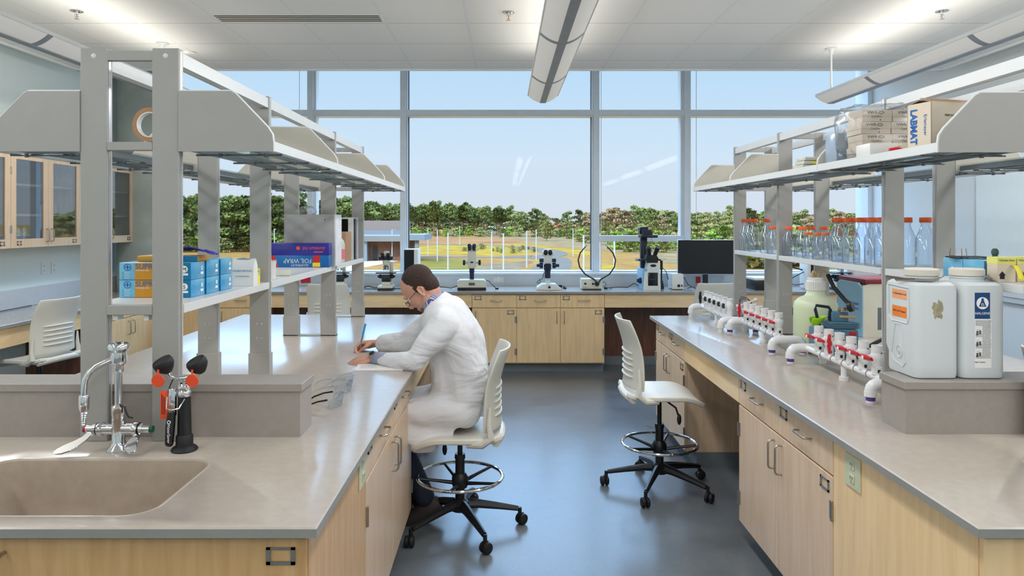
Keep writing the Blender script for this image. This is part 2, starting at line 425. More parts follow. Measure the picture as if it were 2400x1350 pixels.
# ================================================================ CEILING FITTINGS
def pendant(x, y1, label, stems):
    t = thing('pendant_light', label, 'light', (x, 0, 0), group='long pendant ceiling lights')
    w, zt, dp = .1285, 2.803, .06
    prof = [(-w + 2 * w * i / 14, zt - dp * (1 - ((i - 7) / 7.0) ** 2) ) for i in range(15)]
    b = MB(lampmesh)
    inn = [(px * .97, pz + .006) for px, pz in reversed(prof)]
    b.prism(prof + inn, 'y', -3.0, y1)
    b.build('diffuser', t)
    sp = [(-.026, zt - dp - .0035), (.026, zt - dp - .0035), (.026, zt - dp + .004), (-.026, zt - dp + .004)]
    MB(lampspine).prism(sp, 'y', -3.0, y1).build('spine', t)
    for yy in [y1 - .9 - 1.22 * i for i in range(7)]:
        pr = [(a, c - .002) for a, c in prof]; pi_ = [(a, c + .003) for a, c in reversed(prof)]
        MB(lampspine).prism(pr + pi_, 'y', yy, yy + .05).build('joint_band', t)
    pr = [(a, c) for a, c in prof]
    MB(painted_w).prism(pr, 'y', y1, y1 + .006).build('end_cap', t)
    MB(painted_w).prism([(-w, zt - .002), (-w - .006, zt - .002), (-w - .006, zt + .02), (-w, zt + .02)], 'y', -3, y1).prism([(w, zt - .002), (w + .006, zt - .002), (w + .006, zt + .02), (w, zt + .02)], 'y', -3, y1).build('side_rail', t)
    for sx, sy in stems:
        MB(painted_w).cyl((sx, sy, zt), (sx, sy, 3.17), .008, seg=10).lathe([(.05, 3.16), (.045, 3.17)], (sx, sy, 0), seg=18).cyl((sx, sy, 3.12), (sx, sy, 3.165), .014, .02, seg=10).box(-w, w, sy - .008, sy + .008, zt + .004, zt + .012).build('hanger', t)
    # the lamps inside the trough shine up to the ceiling and a little down through the perforations
    for k in range(3):
        L = bpy.data.lights.new('uplight', 'AREA'); L.shape = 'RECTANGLE'; L.size = .2; L.size_y = 2.6; L.energy = UP; L.color = (1, .95, .86)
        o = bpy.data.objects.new('uplight', L); C.objects.link(o); o.parent = t; o.location = (0, y1 - 1.45 - 3.05 * k, zt + .03); o.rotation_euler = (PI, 0, 0)
        for sg in (-1, 1):
            L = bpy.data.lights.new('downlight', 'AREA'); L.shape = 'RECTANGLE'; L.size = .12; L.size_y = 2.6; L.energy = DOWN / 2; L.color = (.96, .98, 1)
            o = bpy.data.objects.new('downlight', L); C.objects.link(o); o.parent = t; o.location = (sg * .075, y1 - 1.45 - 3.05 * k, zt - dp - .002); o.rotation_euler = (0, -sg * R(38), 0)
    return t
UP, DOWN = 6, 35
pendant(.34, 6.3, 'pendant trough light running down the middle of the ceiling', [(0, 5.9), (0, 1.0)])
pendant(2.90, 6.34, 'pendant trough light over the right bench, hung by a white stem', [(-.11, 6.08), (0, 1.0)])
pendant(-2.83, 6.34, 'pendant trough light at the far left near the wall cabinets', [(0, 5.9), (0, 1.0)])
for x, y, lab in ((-3.0, 5.0, 'chrome ceiling sprinkler, the leftmost, above the left shelving'), (.03, 5.03, 'chrome ceiling sprinkler near the middle of the ceiling, beside the centre light'), (3.07, 5.0, 'chrome ceiling sprinkler, the rightmost, above the right shelving')):
    t = thing('sprinkler', lab, 'sprinkler', (x, y, 3.17), group='ceiling sprinklers')
    MB(chrome).lathe([(.042, -.004), (.04, 0)], seg=24).lathe([(.02, -.01), (.03, -.004)], seg=20).build('escutcheon', t)
    MB(chrome).cyl((0, 0, 0), (0, 0, -.025), .009, seg=12).tube([(-.012, 0, -.02), (-.014, 0, -.035), (0, 0, -.052)], .0028, 6).tube([(.012, 0, -.02), (.014, 0, -.035), (0, 0, -.052)], .0028, 6).lathe([(.017, -.056), (.017, -.053)], seg=14).build('head', t)
    MB(redp).cyl((0, 0, -.05), (0, 0, -.025), .0025, seg=8).build('bulb', t)
t = thing('air_diffuser', 'black and white linear slot air diffuser in the ceiling', 'air vent', (-1.49, 5.17, 3.17))
MB(painted_w).box(-.61, .61, -.09, .09, -.004, 0).build('frame', t)
b = MB(blackp)
for y in (-.072, -.03, .016, .058): b.box(-.59, .59, y, y + .016, -.0065, -.0035)
b.build('slot', t)
t = thing('ceiling_sensor', 'small white sensor on the ceiling above the left shelving', 'sensor', (-2.76, 6.2, 3.17))
MB(whitep).lathe([(.03, -.02), (.05, -.004), (.05, 0)], seg=20).box(-.07, .07, -.012, .012, -.016, -.008).build('housing', t)

# ================================================================ CASEWORK
def pull(b, cx, y, cz, L, horiz):
    r = .0045; d = .03; e = []
    n = 5
    pts = [(-L / 2, 0)] + [(-L / 2 + .016 * (1 - math.cos(a)), -d + .016 * (1 - math.sin(a)) - 0) for a in [i * PI / 2 / n for i in range(n + 1)]]
    pts = [(-L / 2, 0), (-L / 2, -d + .016)] + [(-L / 2 + .016 * (1 - math.cos(a)), -d + .016 - .016 * math.sin(a)) for a in [i * PI / 2 / n for i in range(1, n + 1)]]
    pts = pts + [(-px, py) for px, py in reversed(pts)]
    b.tube([(cx + p[0], y + p[1], cz) if horiz else (cx, y + p[1], cz + p[0]) for p in pts], r, 8)
def cardholder(b, cx, y, cz, w=.075, h=.045):
    for a in ((cx - w / 2, cx + w / 2, cz - h / 2, cz - h / 2 + .009), (cx - w / 2, cx + w / 2, cz + h / 2 - .006, cz + h / 2), (cx - w / 2, cx - w / 2 + .011, cz - h / 2, cz + h / 2), (cx + w / 2 - .011, cx + w / 2, cz - h / 2, cz + h / 2)):
        b.box(a[0], a[1], y - .004, y, a[2], a[3], nickel)
def cabinet(label, loc, rz, w, depth, fronts, handle='pair', wd=None, cards='l', doorcards=(), group=None, hinges=True, draw=True, toe=True):
    """fronts: list of widths (local x). front faces -y."""
    wd = wd or maple
    t = thing('base_cabinet', label, 'cabinet', loc, rz, group)
    if draw: MB(wd).box(0, w, .02, depth, .1, .878).build('carcass', t)
    else: MB(wd).box(0, .019, .02, depth, .1, .878).box(w - .019, w, .02, depth, .1, .878).box(.019, w - .019, .02, depth, .1, .119).box(.019, w - .019, depth - .019, depth, .119, .878).box(.019, w - .019, .02, .035, .80, .878).build('carcass', t)
    if toe: MB(kick).box(.0, w, .085, depth - .05, 0, .1).build('toe_kick', t)
    x = 0; n = len(fronts)
    for i, fw in enumerate(fronts):
        x0, x1 = x + .002, x + fw - .002
        zd = .722
        if draw:
            d = MB(wd).box(x0, x1, 0, .019, .73, .872, bev=.0015, seg=1).build('drawer', t)
            h = MB(nickel); pull(h, (x0 + x1) / 2 + (.02 if cards else 0), 0, .812, .125, True); h.build('handle', d)
            if cards:
                cx = x0 + .065 if cards == 'l' else x1 - .065
                h = MB(nickel); cardholder(h, cx, 0, .838); h.build('label_holder', d)
        else: zd = .868
        o = MB(wd).box(x0, x1, 0, .019, .112, zd, bev=.0015, seg=1).build('door', t)
        right = (handle == 'pair' and i % 2 == 0) or handle == 'r'
        hx = x1 - .04 if right else x0 + .04
        h = MB(nickel); pull(h, hx, 0, zd - .1, .13, False); h.build('handle', o)
        if i in doorcards:
            h = MB(nickel); cardholder(h, (x0 + .065) if right else (x1 - .065), 0, zd - .045); h.build('label_holder', o)
        if hinges:
            hb = MB(nickel); xx = x0 - .001 if right else x1 + .001
            for zz in (.2, .56):
                hb.box(xx - .022 if not right else xx - .006, xx + .006 if not right else xx + .022, -.004, .001, zz, zz + .07)
                hb.cyl((xx, -.004, zz - .002), (xx, -.004, zz + .072), .006, seg=10)
            hb.build('hinge', o)
        x += fw
    return t

def counter(name, label, x0, x1, y0, y1, sink=None, seam=None):
    """slab with a rounded sink cut into it"""
    b = MB(resin, resin_side, sinkmat); bm = b.bm
    zt, zb = .91, .883; bv = .004
    outer = [(x0 + bv, y0 + bv), (x1 - bv, y0 + bv), (x1 - bv, y1 - bv), (x0 + bv, y1 - bv)]
    def rr(xa, xb, ya, yb, r, z, n=7):
        pts = []
        for cx, cy, a in ((xb - r, yb - r, 0), (xa + r, yb - r, 90), (xa + r, ya + r, 180), (xb - r, ya + r, 270)):
            for i in range(n + 1):
                q = R(a + 90 * i / n); pts.append((cx + r * math.cos(q), cy + r * math.sin(q), z))
        return pts
    ov = [b.v((p[0], p[1], zt)) for p in outer]
    ed = [bm.edges.new((ov[i], ov[(i + 1) % 4])) for i in range(4)]
    loops = []
    if sink:
        xa, xb, ya, yb, dp = sink
        L0 = [b.v(p) for p in rr(xa - .018, xb + .018, ya - .018, yb + .018, .085, zt)]
        for i in range(len(L0)): ed.append(bm.edges.new((L0[i], L0[(i + 1) % len(L0)])))
    bmesh.ops.triangle_fill(bm, use_beauty=True, use_dissolve=False, edges=ed, normal=(0, 0, 1))
    if sink:
        prev = L0
        specs = [(.013, .083, zt - .003, 1), (.006, .08, zt - .0025, 1), (0, .075, zt - .006, 2), (-.012, .07, zt - .05, 2), (-.02, .07, zt - dp + .06, 2), (-.03, .07, zt - dp + .025, 2), (-.055, .065, zt - dp + .005, 2), (-.09, .06, zt - dp, 2)]
        for off, rad, z, _ in specs:
            cur = [b.v(p) for p in rr(xa - off, xb + off, ya - off, yb + off, rad, z)]
            b.bridge(prev, cur, 0 if off > 0 else 2); prev = cur
        b.f(prev, 2)
        # outside of the bowl
    o1 = [b.v((p[0], p[1], zt - bv)) for p in [(x0, y0), (x1, y0), (x1, y1), (x0, y1)]]
    b.bridge(ov, o1, 0)
    o2 = [b.v((p[0], p[1], zb)) for p in [(x0, y0), (x1, y0), (x1, y1), (x0, y1)]]
    b.bridge(o1, o2, 1)
    if not sink: b.f(o2, 1)
    o = b.build(name, smooth=30)
    tag(o, label, 'countertop')
    return o

LX0, LX1, LY0, LY1 = -2.20, -.479, 1.817, 6.0
RX0, RX1, RY0, RY1 = 1.209, 2.93, 1.817, 5.93
counter('countertop', 'beige epoxy countertop of the left island with the sink and the writing man', LX0, LX1, LY0, LY1, (-1.655, -.955, 1.905, 2.345, .2))
counter('countertop', 'beige epoxy countertop of the right island carrying the white pipe racks', RX0, RX1, RY0, RY1, (1.70, 2.40, 1.905, 2.375, .2))
# left island cabinets
fxL, fxR = -.513, 1.243
cabinet('maple sink cabinet at the near end of the left island with blank aisle side', (-2.165, 1.85, 0), 0, 2.165 - .513, .79, [.826, .826], draw=False, doorcards=(1,), wd=maple_mid)
cabinet('maple drawer and door cabinet of the left island, nearest the camera on the aisle', (fxL, 2.645, 0), PI / 2, 1.285, .83, [.6425, .6425], doorcards=(1,), wd=maple_pale)
cabinet('maple cabinet at the window end of the left island, beyond the seated man', (fxL, 5.12, 0), PI / 2, .85, .83, [.425, .425], wd=maple_pale, doorcards=(0,))
t = thing('apron_panel', 'horizontal maple apron of the left island over the knee space', 'panel', (0, 0, 0))
MB(maple_h).box(fxL - .02, fxL, 3.932, 5.118, .732, .882).build('board', t)
t = thing('knee_panel', 'dark wood panel at the back of the left island knee space', 'panel')
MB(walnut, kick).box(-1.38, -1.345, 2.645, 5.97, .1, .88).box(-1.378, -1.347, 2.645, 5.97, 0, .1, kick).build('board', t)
cabinet('maple cabinet on the far side of the left island', (-2.165, 5.97, 0), -PI / 2, 3.33, .77, [.555] * 6, hinges=False)
# right island cabinets
cabinet('maple sink cabinet at the near end of the right island, outlet on its side', (fxR, 1.85, 0), 0, 1.65, .84, [.825, .825], draw=False, wd=maple)
cabinet('maple drawer and door cabinet of the right island, nearest the camera on the aisle', (fxR, 3.775, 0), -PI / 2, 1.08, .83, [.54, .54], doorcards=(1,), wd=maple_pale)
cabinet('maple cabinet at the window end of the right island, behind the empty stool', (fxR, 5.84, 0), -PI / 2, .92, .83, [.46, .46], doorcards=(1,), wd=maple_pale)
t = thing('apron_panel', 'horizontal maple apron of the right island over the knee space beside the stool', 'panel')
MB(maple_h).box(fxR, fxR + .02, 3.778, 4.918, .732, .882).build('board', t)
t = thing('knee_panel', 'dark wood panel at the back of the right island knee space', 'panel')
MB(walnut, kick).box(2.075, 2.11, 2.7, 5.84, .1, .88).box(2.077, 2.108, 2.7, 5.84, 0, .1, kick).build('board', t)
cabinet('maple cabinet on the far side of the right island', (2.895, 2.7, 0), PI / 2, 3.14, .77, [.785] * 4, hinges=False)
# back counter
def plain_counter(label, x0, x1, y0, y1):
    o = MB(resin, resin_side).box(x0, x1, y0, y1, .883, .91, bev=.003, seg=1)
    for f in o.bm.faces:
        if abs(f.calc_center_median().z - .8965) < .006: f.material_index = 1
    return tag(o.build('countertop'), label, 'countertop')
plain_counter('long epoxy countertop under the window carrying the microscopes', XL + .002, XR - .002, 7.95, YW - .002)
plain_counter('epoxy countertop along the left wall under the glass fronted cabinets', XL + .002, -3.77, 3.2, 7.949)
bkw = [(-.362, .50), (.138, .49), (.628, .494)]
c3 = ['maple cabinet under the window, the leftmost of the three below the stereo microscopes', 'maple cabinet under the window, the middle one of three', 'maple cabinet under the window, the rightmost of three beside the dark knee space']
for i, (x, w) in enumerate(bkw):
    cabinet(c3[i], (x, 7.98, 0), 0, w, .68, [w], handle='r' if i == 1 else 'l', doorcards=(0,) if i != 1 else (), hinges=i != 1)
cabinet('maple cabinet with drawer under the left part of the window, beyond the left island', (-3.2, 7.98, 0), 0, .46, .68, [.46], handle='l', doorcards=(0,), hinges=False)
t = thing('filler_panel', 'plain maple corner panel under the left end of the window counter', 'panel')
MB(maple).box(-3.79, -3.203, 7.98, 8.0, 0, .88).build('board', t)
for i, (x0, x1) in enumerate(((-2.737, -.365), (1.125, 4.4))):
    t = thing('apron_panel', ['long maple apron under the window counter left of the cabinets', 'long maple apron under the window counter right of the cabinets'][i], 'panel')
    MB(maple_h).box(x0, x1, 7.985, 8.005, .73, .882).build('board', t)
    t = thing('knee_panel', ['dark wood panel in the knee space under the left part of the window counter', 'dark wood panel in the knee space under the right part of the window counter'][i], 'panel')
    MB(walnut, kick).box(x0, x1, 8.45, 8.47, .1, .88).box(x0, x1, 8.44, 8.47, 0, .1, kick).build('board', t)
# left wall run
cabinet('maple two door cabinet along the left wall near the window corner', (-3.8, 6.62, 0), PI / 2, 1.235, .60, [.6175, .6175], draw=True, cards=None, hinges=False)

t = thing('apron_panel', 'maple apron along the left wall above the knee space', 'panel')
MB(maple_h).box(-3.82, -3.8, 3.2, 6.617, .73, .882).build('board', t)
t = thing('side_panel', 'dark wood side panel closing the left wall knee space', 'panel')
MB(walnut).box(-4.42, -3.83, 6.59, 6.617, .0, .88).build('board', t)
t = thing('backsplash', 'blue grey backsplash strip along the left wall counter', 'backsplash')
MB(sillgrey).box(XL + .001, XL + .022, 3.2, YW, .911, 1.08, bev=.002, seg=1).build('strip', t)

# upper glazed cabinets on the left wall
def wall_cab(y0, label):
    w = .98; d = .33 - .02
    t = thing('wall_cabinet', label, 'cabinet', (-4.1, y0, 1.47), PI / 2, 'glass fronted wall cabinets')
    H = .81
    b = MB(maple_pale)
    b.box(0, .019, .02, d, 0, H).box(w - .019, w, .02, d, 0, H).box(0, w, .02, d, 0, .019).box(0, w, .02, d, H - .019, H)
    b.build('carcass', t)
    MB(mat_in).box(.02, w - .02, d - .012, d - .002, .02, H - .02).build('back_panel', t)
    for z in (.27, .53): MB(maple_pale).box(.02, w - .02, .05, d - .015, z, z + .019).build('shelf', t)
    for i in (0, 1):
        x0, x1 = i * w / 2 + .002, (i + 1) * w / 2 - .002; s = .065
        f = MB(maple_pale).box(x0, x0 + s, 0, .019, 0, H).box(x1 - s, x1, 0, .019, 0, H).box(x0 + s, x1 - s, 0, .019, 0, .075).box(x0 + s, x1 - s, 0, .019, H - .06, H).build('door', t)
        MB(glass2).box(x0 + s, x1 - s, .008, .012, .075, H - .06).build('pane', f)
        h = MB(nickel); pull(h, x1 - .03 if i == 0 else x0 + .03, 0, .1, .11, False); h.build('handle', f)
        h = MB(nickel); cardholder(h, x1 - .1 if i == 1 else x0 + .1, 0, .04, .055, .035); h.build('label_holder', f)
        h = MB(nickel); xx = x0 if i == 0 else x1
        for z in (.13, .62): h.cyl((xx, -.003, z), (xx, -.003, z + .06), .006, seg=8)
        h.build('hinge', f)
    return t
mat_in = mat('dark_interior', (120, 96, 84), rough=0.7)
glass2 = clear('cabinet_glass', (226, 236, 240), gloss=0.16, edge=0.5, edgecol=(200, 215, 225), power=3)
wall_cab(4.94, 'glass fronted maple wall cabinet on the left wall, cut by the frame edge')
wall_cab(5.92, 'glass fronted maple wall cabinet holding foil, middle one on the left wall')
wall_cab(6.90, 'glass fronted maple wall cabinet nearest the concrete column')
for y, z, r in ((6.12, 1.49, .03), (6.21, 1.49, .035), (6.3, 1.49, .028)):
    o = MB(metalfoil).lathe([(r * .8, 0), (r, .03), (r * 1.05, .13), (r * .7, .15), (r * .3, .16)], seg=10).build('foil_wrapped_jar')
    tag(o, 'foil wrapped jar on the bottom shelf inside the glazed wall cabinet', 'jar', 'foil wrapped jars in the wall cabinet', loc=(-4.25, y, z + .0005))
for y, z in ((6.08, 2.02), (6.62, 2.02), (6.7, 2.02), (7.5, 2.02), (6.75, 1.76)):
    o = MB(bglass, orange).lathe([(.035, 0), (.037, .01), (.037, .09), (.016, .12), (.016, .14)], seg=14).build('glass_jar')
    tag(o, 'small clear glass jar inside a glazed wall cabinet', 'jar', 'glass jars in the wall cabinets', loc=(-4.26, y, z))

# outlets
def outlet(label, loc, rz, m=whitep, w=.072, h=.115, gang=1):
    t = thing('wall_outlet', label, 'outlet', loc, rz)
    MB(m).box(-w / 2 * gang, w / 2 * gang, -.006, 0, -h / 2, h / 2, bev=.002, seg=1).build('cover_plate', t)
    for g in range(gang):
        cx = (g - (gang - 1) / 2) * w
        for dz in (-.024, .024):
            s = MB(m, ink).box(cx - .017, cx + .017, -.009, -.006, dz - .015, dz + .015, bev=.002, seg=1)
            s.box(cx - .008, cx - .005, -.0095, -.0088, dz - .002, dz + .009, ink).box(cx + .005, cx + .008, -.0095, -.0088, dz - .002, dz + .009, ink).cyl((cx, -.0095, dz - .008), (cx, -.0088, dz - .008), .0022, seg=8, m=ink)
            s.build('socket', t)
    return t
outlet('white wall outlet under the glazed cabinets, left of the pair', (XL + .0, 6.85, 1.24), PI / 2)
outlet('white wall outlet under the glazed cabinets, right of the pair, with a small plug', (XL + .0, 7.0, 1.24), PI / 2)
for x, lab, m, g in ((-.07, 'double white outlet under the window, right of the first stereo microscope', whitep, 2), (-.82, 'white outlet under the window behind the writing man', whitep, 1), (-2.42, 'red outlet plate under the window seen beyond the left shelving', redp, 2), (2.36, 'red outlet plate under the window below the black monitor', redp, 1), (-2.62, 'white double outlet under the window left of the red one', whitep, 2)):
    outlet(lab, (x, YW, .985), 0, m, gang=g, w=.06, h=.075)
alm = mat('almond_plastic', (206, 210, 180), rough=0.4)
outlet('almond outlet on the aisle side of the right sink cabinet', (fxR - 0.0, 2.535, .80), -PI / 2, alm, w=.11, h=.115)
outlet('almond outlet on the aisle side of the left sink cabinet', (fxL, 2.56, .80), PI / 2, alm, w=.11, h=.115)

# service ledges behind the sinks
def ledge(label, x0, x1, y0, y1):
    t = thing('service_ledge', label, 'ledge')
    MB(resin_box).box(x0 + .008, x1 - .008, y0 + .008, y1 - .005, .9101, 1.075).build('box', t)
    MB(resin_box).box(x0, x1, y0, y1, 1.075, 1.104, bev=.002, seg=1).build('cap', t)
ledge('grey beige raised ledge behind the left sink and faucet', -1.94, -.732, 2.575, 2.74)
ledge('grey beige raised ledge under the two white jugs on the right island', 1.467, 2.67, 2.61, 2.79)

# ================================================================ REAGENT SHELVING
def shelving(cx, ys, zlow, label):
    t = thing('bench_shelving', label, 'shelving')
    OUT = .175; PW = .095; T = .028
    for j, y in enumerate(ys):
        for s in (-1, 1):
            xi, xo = cx + s * (OUT - PW), cx + s * OUT
            x0, x1 = min(xi, xo), max(xi, xo)
            p = MB(painted).box(x0, x1, y, y + .012, .9105, 2.307, bev=.002, seg=1).box(x0 + .012, x1 - .012, y + .012, y + T, .9105, 2.300).build('upright', t)
            e = MB(alu, alu_dark)
            for xx, sg in ((x0, -1), (x1, 1)):
                for k in range(3):
                    yy = y + .0125 + k * .0055
                    e.box(min(xx, xx - sg * .011), max(xx, xx - sg * .011), yy, yy + .004, .912, 2.302, alu)
                e.box(min(xx - sg * .006, xx - sg * .012), max(xx - sg * .006, xx - sg * .012), y + .013, y + T - .002, .912, 2.302, alu_dark)
            e.build('slotted_channel', p)
            MB(beige).box(x0, x1, y + T - .001, y + T + .006, .912, 2.307).build('rear_cover', p)
            if j > 0: MB(painted).box(x0 - .005, x1 + .005, y - .006, y + T + .015, .9105, 1.045, bev=.002, seg=1).build('sleeve', p)
            for zz in ((2.28,) if j == 0 else (1.12, 1.19)):
                for dx in ((0,) if j == 0 else (-.012, .012)): MB(painted_w).lathe([(.009 if j == 0 else .003, 0), (.006 if j == 0 else .002, .002)], ((x0 + x1) / 2 + dx, y - (.0065 if j and zz < 1.045 else 0), zz), seg=12, ax=(0, -1, 0)).build('screw', p)
            # shelf end panels: trapezoid with rounded corner, outwards from the upright
            w = .336
            pr = [(0, 0), (w, 0), (w, .03), (w - .004, .06), (w - .02, .085), (w - .135, .205), (w - .15, .214), (0, .214)]
            pts = [(xo + s * a, 1.94 + c) for a, c in pr]
            MB(beige if j else painted).prism(pts, 'y', y - .002 if j else y - .004, y + .010 if j else y + .008).build('shelf_end_panel', t)
            MB(painted_w).tube([(xo + s * a, y + .004, 1.94 + c) for a, c in pr[1:]], .0055, 6).build('panel_edge', t)
        MB(painted).box(cx - OUT + PW, cx + OUT - PW, y + .002, y + .03, 2.265, 2.298).build('cross_rail', t)
        if j in (0, len(ys) - 1): MB(painted).box(cx - OUT + PW, cx + OUT - PW, y - .002, y + .03, 1.944, 1.974, bev=.002, seg=1).build('cross_rail', t)
        if j == 0 : MB(painted).box(cx - OUT + PW, cx + OUT - PW, y - .003, y + .03, zlow - .035, zlow, bev=.002, seg=1).build('cross_rail', t)
        if j: MB(painted).box(cx - OUT - .005, cx + OUT + .005, y - .006, y + .05, .9102, .918).build('base_plate', t)
    for a, bb in zip(ys, ys[1:]):
        ya, yb = a + .036, bb - .001
        for s in (-1, 1):
            xo = cx + s * OUT; X = lambda p, q: (min(xo + s * p, xo + s * q), max(xo + s * p, xo + s * q))
            tr = MB(painted_w)
            tr.box(*X(-.0085, -.0405), ya, yb, 2.251, 2.254).box(*X(-.004, -.008), ya, yb, 2.25, 2.298).box(*X(-.041, -.045), ya, yb, 2.25, 2.298)
            tr.build('top_rail', t)
            # upper glass shelf with metal lip and bars
            gx0, gx1 = X(.004, .33)
            g = MB(shelfglass).box(gx0, gx1, a + .012, bb - .004, 1.966, 1.972).build('glass_shelf', t)
            lip = MB(painted_w).box(*X(.33, .338), a + .012, bb - .004, 1.942, 1.976).box(*X(.31, .3295), a + .013, bb - .005, 1.943, 1.945)
            lip.build('shelf_lip', g)
            bars = MB(alu_dark)
            for q in (.02, .12, .24): bars.box(*X(q, q + .018), a + .012, bb - .004, 1.944, 1.966 if q != .12 else 1.955)
            for yy in (a + .12, (a + bb) / 2, bb - .12):
                bars.cyl((xo + s * .01, yy, 1.938), (xo + s * .33, yy, 1.938), .004, seg=8)
                for q in (.1, .27): bars.cyl((xo + s * q, yy, 1.93), (xo + s * q, yy, 1.944), .008, seg=8)
            bars.build('support_bar', g)
        # lower shelf between the uprights
        MB(painted_w).box(cx - OUT - .003, cx + OUT + .003, ya + .002, yb - .002, zlow - .033, zlow, bev=.002, seg=1).build('lower_shelf', t)
        for s in (-1, 1): MB(painted_w).box(cx + s * .055 - .008, cx + s * .055 + .008, a + .01, a + .05, zlow - .055, zlow - .034).build('shelf_clip', t)
    return t
YL = [2.53, 3.50, 4.87, 5.84]
YR = [2.56, 3.545, 4.92, 5.86]
shelving(-1.331, YL, 1.394, 'two sided grey metal shelving standing on the left island with glove boxes')
shelving(2.07, YR, 1.458, 'two sided grey metal shelving standing on the right island with glass bottles')
# ================================================================ STOOLS
def stool(label, x, y, rz, zs, star=0.0, ringz=.285):
    """local: sitter faces +x; zs = height of seat top; star = rotation of the five legged base"""
    t = thing('lab_stool', label, 'stool', (x, y, 0), rz)
    def seatf(u, v):
        a = -1 + 2 * u; c = -1 + 2 * v
        k = 1 - .10 * max(0, a) ** 3
        X = .01 + .235 * a; Y = .225 * c * (1 - .12 * abs(a) ** 4) * k
        Z = zs - .012 * (1 - min(1, abs(c)) ** 2) + .006
        if a > .35: Z -= .055 * ((a - .35) / .65) ** 2
        if a < -.6: Z += .018 * ((-a - .6) / .4) ** 2
        return (X, Y, Z)
    s = MB(stoolp).grid(seatf, 18, 16).build('seat', t)
    m = s.modifiers.new('t', 'SOLIDIFY'); m.thickness = .03; m.offset = -1
    m = s.modifiers.new('b', 'BEVEL'); m.width = .008; m.segments = 3; m.limit_method = 'ANGLE'; m.angle_limit = R(50)
    def backf(u, v):
        a = -1 + 2 * u
        W = .215 * (1 - .10 * max(0, (v - .75) / .25) ** 2 * 1) + .0 * v
        Z = zs + .035 + .43 * v
        X = -.225 - .035 * v ** 1.5 - .04 * max(0, v - .6) + .02 * math.sin(v * PI) + (.085 - .03 * v) * abs(a) ** 2.4
        return (X, W * a, Z)
    bk = MB(stoolp).grid(backf, 20, 18).build('backrest', t)
    m = bk.modifiers.new('t', 'SOLIDIFY'); m.thickness = .011; m.offset = 0
    m = bk.modifiers.new('b', 'BEVEL'); m.width = .004; m.segments = 2; m.limit_method = 'ANGLE'; m.angle_limit = R(50)
    rb = MB(stoolp)
    for k in range(5):
        v = .16 + k * .085
        for side in (-1,):
            pts = [Vector(backf(u / 12, v)) + Vector((-.009, 0, .006 * math.sin(u / 12 * PI))) for u in range(2, 11)]
            rb.tube(pts, [(.004 if i in (0, 8) else .0075) for i in range(9)], 8)
            pts = [p + Vector((.018, 0, 0)) for p in pts]
            rb.tube(pts, .005, 8)
    rb.build('ribs', bk)
    br = MB(stoolp)
    for sg in (-1, 1):
        br.tube([(-.05, sg * .20, zs - .028), (-.13, sg * .222, zs - .022), (-.175, sg * .226, zs + .01), (-.165, sg * .222, zs + .08), (-.17, sg * .216, zs + .17)], [.018, .022, .022, .014, .006], 10)
    br.tube([(-.20, -.2, zs - .02), (-.225, -.1, zs - .01), (-.23, 0, zs - .008), (-.225, .1, zs - .01), (-.20, .2, zs - .02)], [.022, .024, .024, .024, .022], 10)
    br.build('back_bracket', t)
    MB(cream).lathe([(.035, zs - .07), (.055, zs - .032), (.055, zs - .024)], seg=20).build('seat_plate', t)
    lv = MB(blackp).tube([(.03, -.03, zs - .06), (.08, -.10, zs - .09), (.09, -.12, zs - .13)], .006, 8).ball((.095, -.125, zs - .155), (.014, .012, .035), 12)
    lv.build('height_lever', t)
    MB(blackp).cyl((0, 0, .27), (0, 0, zs - .04), .014, seg=16).cyl((0, 0, .10), (0, 0, .40), .026, seg=20).lathe([(.03, .385), (.028, .41)], seg=20).build('gas_column', t)
    MB(chrome).tube([(.235 * math.cos(a), .235 * math.sin(a), ringz) for a in [2 * PI * i / 48 for i in range(48)]], .0095, 10, closed=True).build('foot_ring', t)
    sp = MB(blackp).lathe([(.04, ringz - .06), (.045, ringz - .04), (.045, ringz - .005), (.03, ringz + .02)], seg=20)
    for i in range(5):
        a = star + 2 * PI * (i + .5) / 5; c_, s_ = math.cos(a), math.sin(a)
        sp.tube([(.03 * c_, .03 * s_, ringz - .035), (.12 * c_, .12 * s_, ringz - .02), (.228 * c_, .228 * s_, ringz - .004)], [.012, .009, .008], 8)
    sp.build('ring_spokes', t)
    for i in range(5):
        a = star + 2 * PI * i / 5
        T = Matrix.Rotation(a, 4, 'Z')
        g = MB(blackp); g.T = T
        g.tube([(.0, 0, .135), (.1, 0, .128), (.22, 0, .108), (.325, 0, .088)], [(.034, .028), (.026, .022), (.02, .017), (.015, .013)], 8)
        g.cyl((.335, 0, .05), (.335, 0, .095), .011, seg=10)
        g.build('base_leg', t)
        w = MB(blackr); w.T = T @ Matrix.Translation((.345, 0, 0)) @ Matrix.Rotation(.6 + i * 1.1, 4, 'Z')
        for sg in (-1, 1): w.lathe([(.018, .004 * 0 + .004), (.029, .006), (.03, .012), (.028, .022), (.02, .026)], (0, 0, .0305), seg=20, ax=(0, sg, 0))
        w.cyl((0, -.02, .0305), (0, .02, .0305), .008, seg=10).box(-.014, .014, -.004, .004, .03, .062)
        w.build('caster', t)
    MB(blackp).lathe([(.05, .10), (.055, .12), (.05, .15), (.03, .165)], seg=20).build('hub', t)
    return t
stool('white plastic lab stool with a chrome foot ring, empty, drawn up to the right island', .985, 4.525, 0, .625, star=R(-116))
stool('white plastic lab stool on which the man in the lab coat sits', -.245, 3.94, PI, .548, star=R(180 + 8))
stool('white plastic lab stool by the left wall counter, seat turned to the wall', -3.72, 5.68, R(168), .625, star=.3)
stool('white plastic lab stool under the window counter, behind the far end of the left shelving', -1.79, 7.42, PI / 2, .60, star=.2)
stool('white plastic lab stool under the window counter in front of the black monitor', 2.12, 7.40, R(96), .61, star=.5)
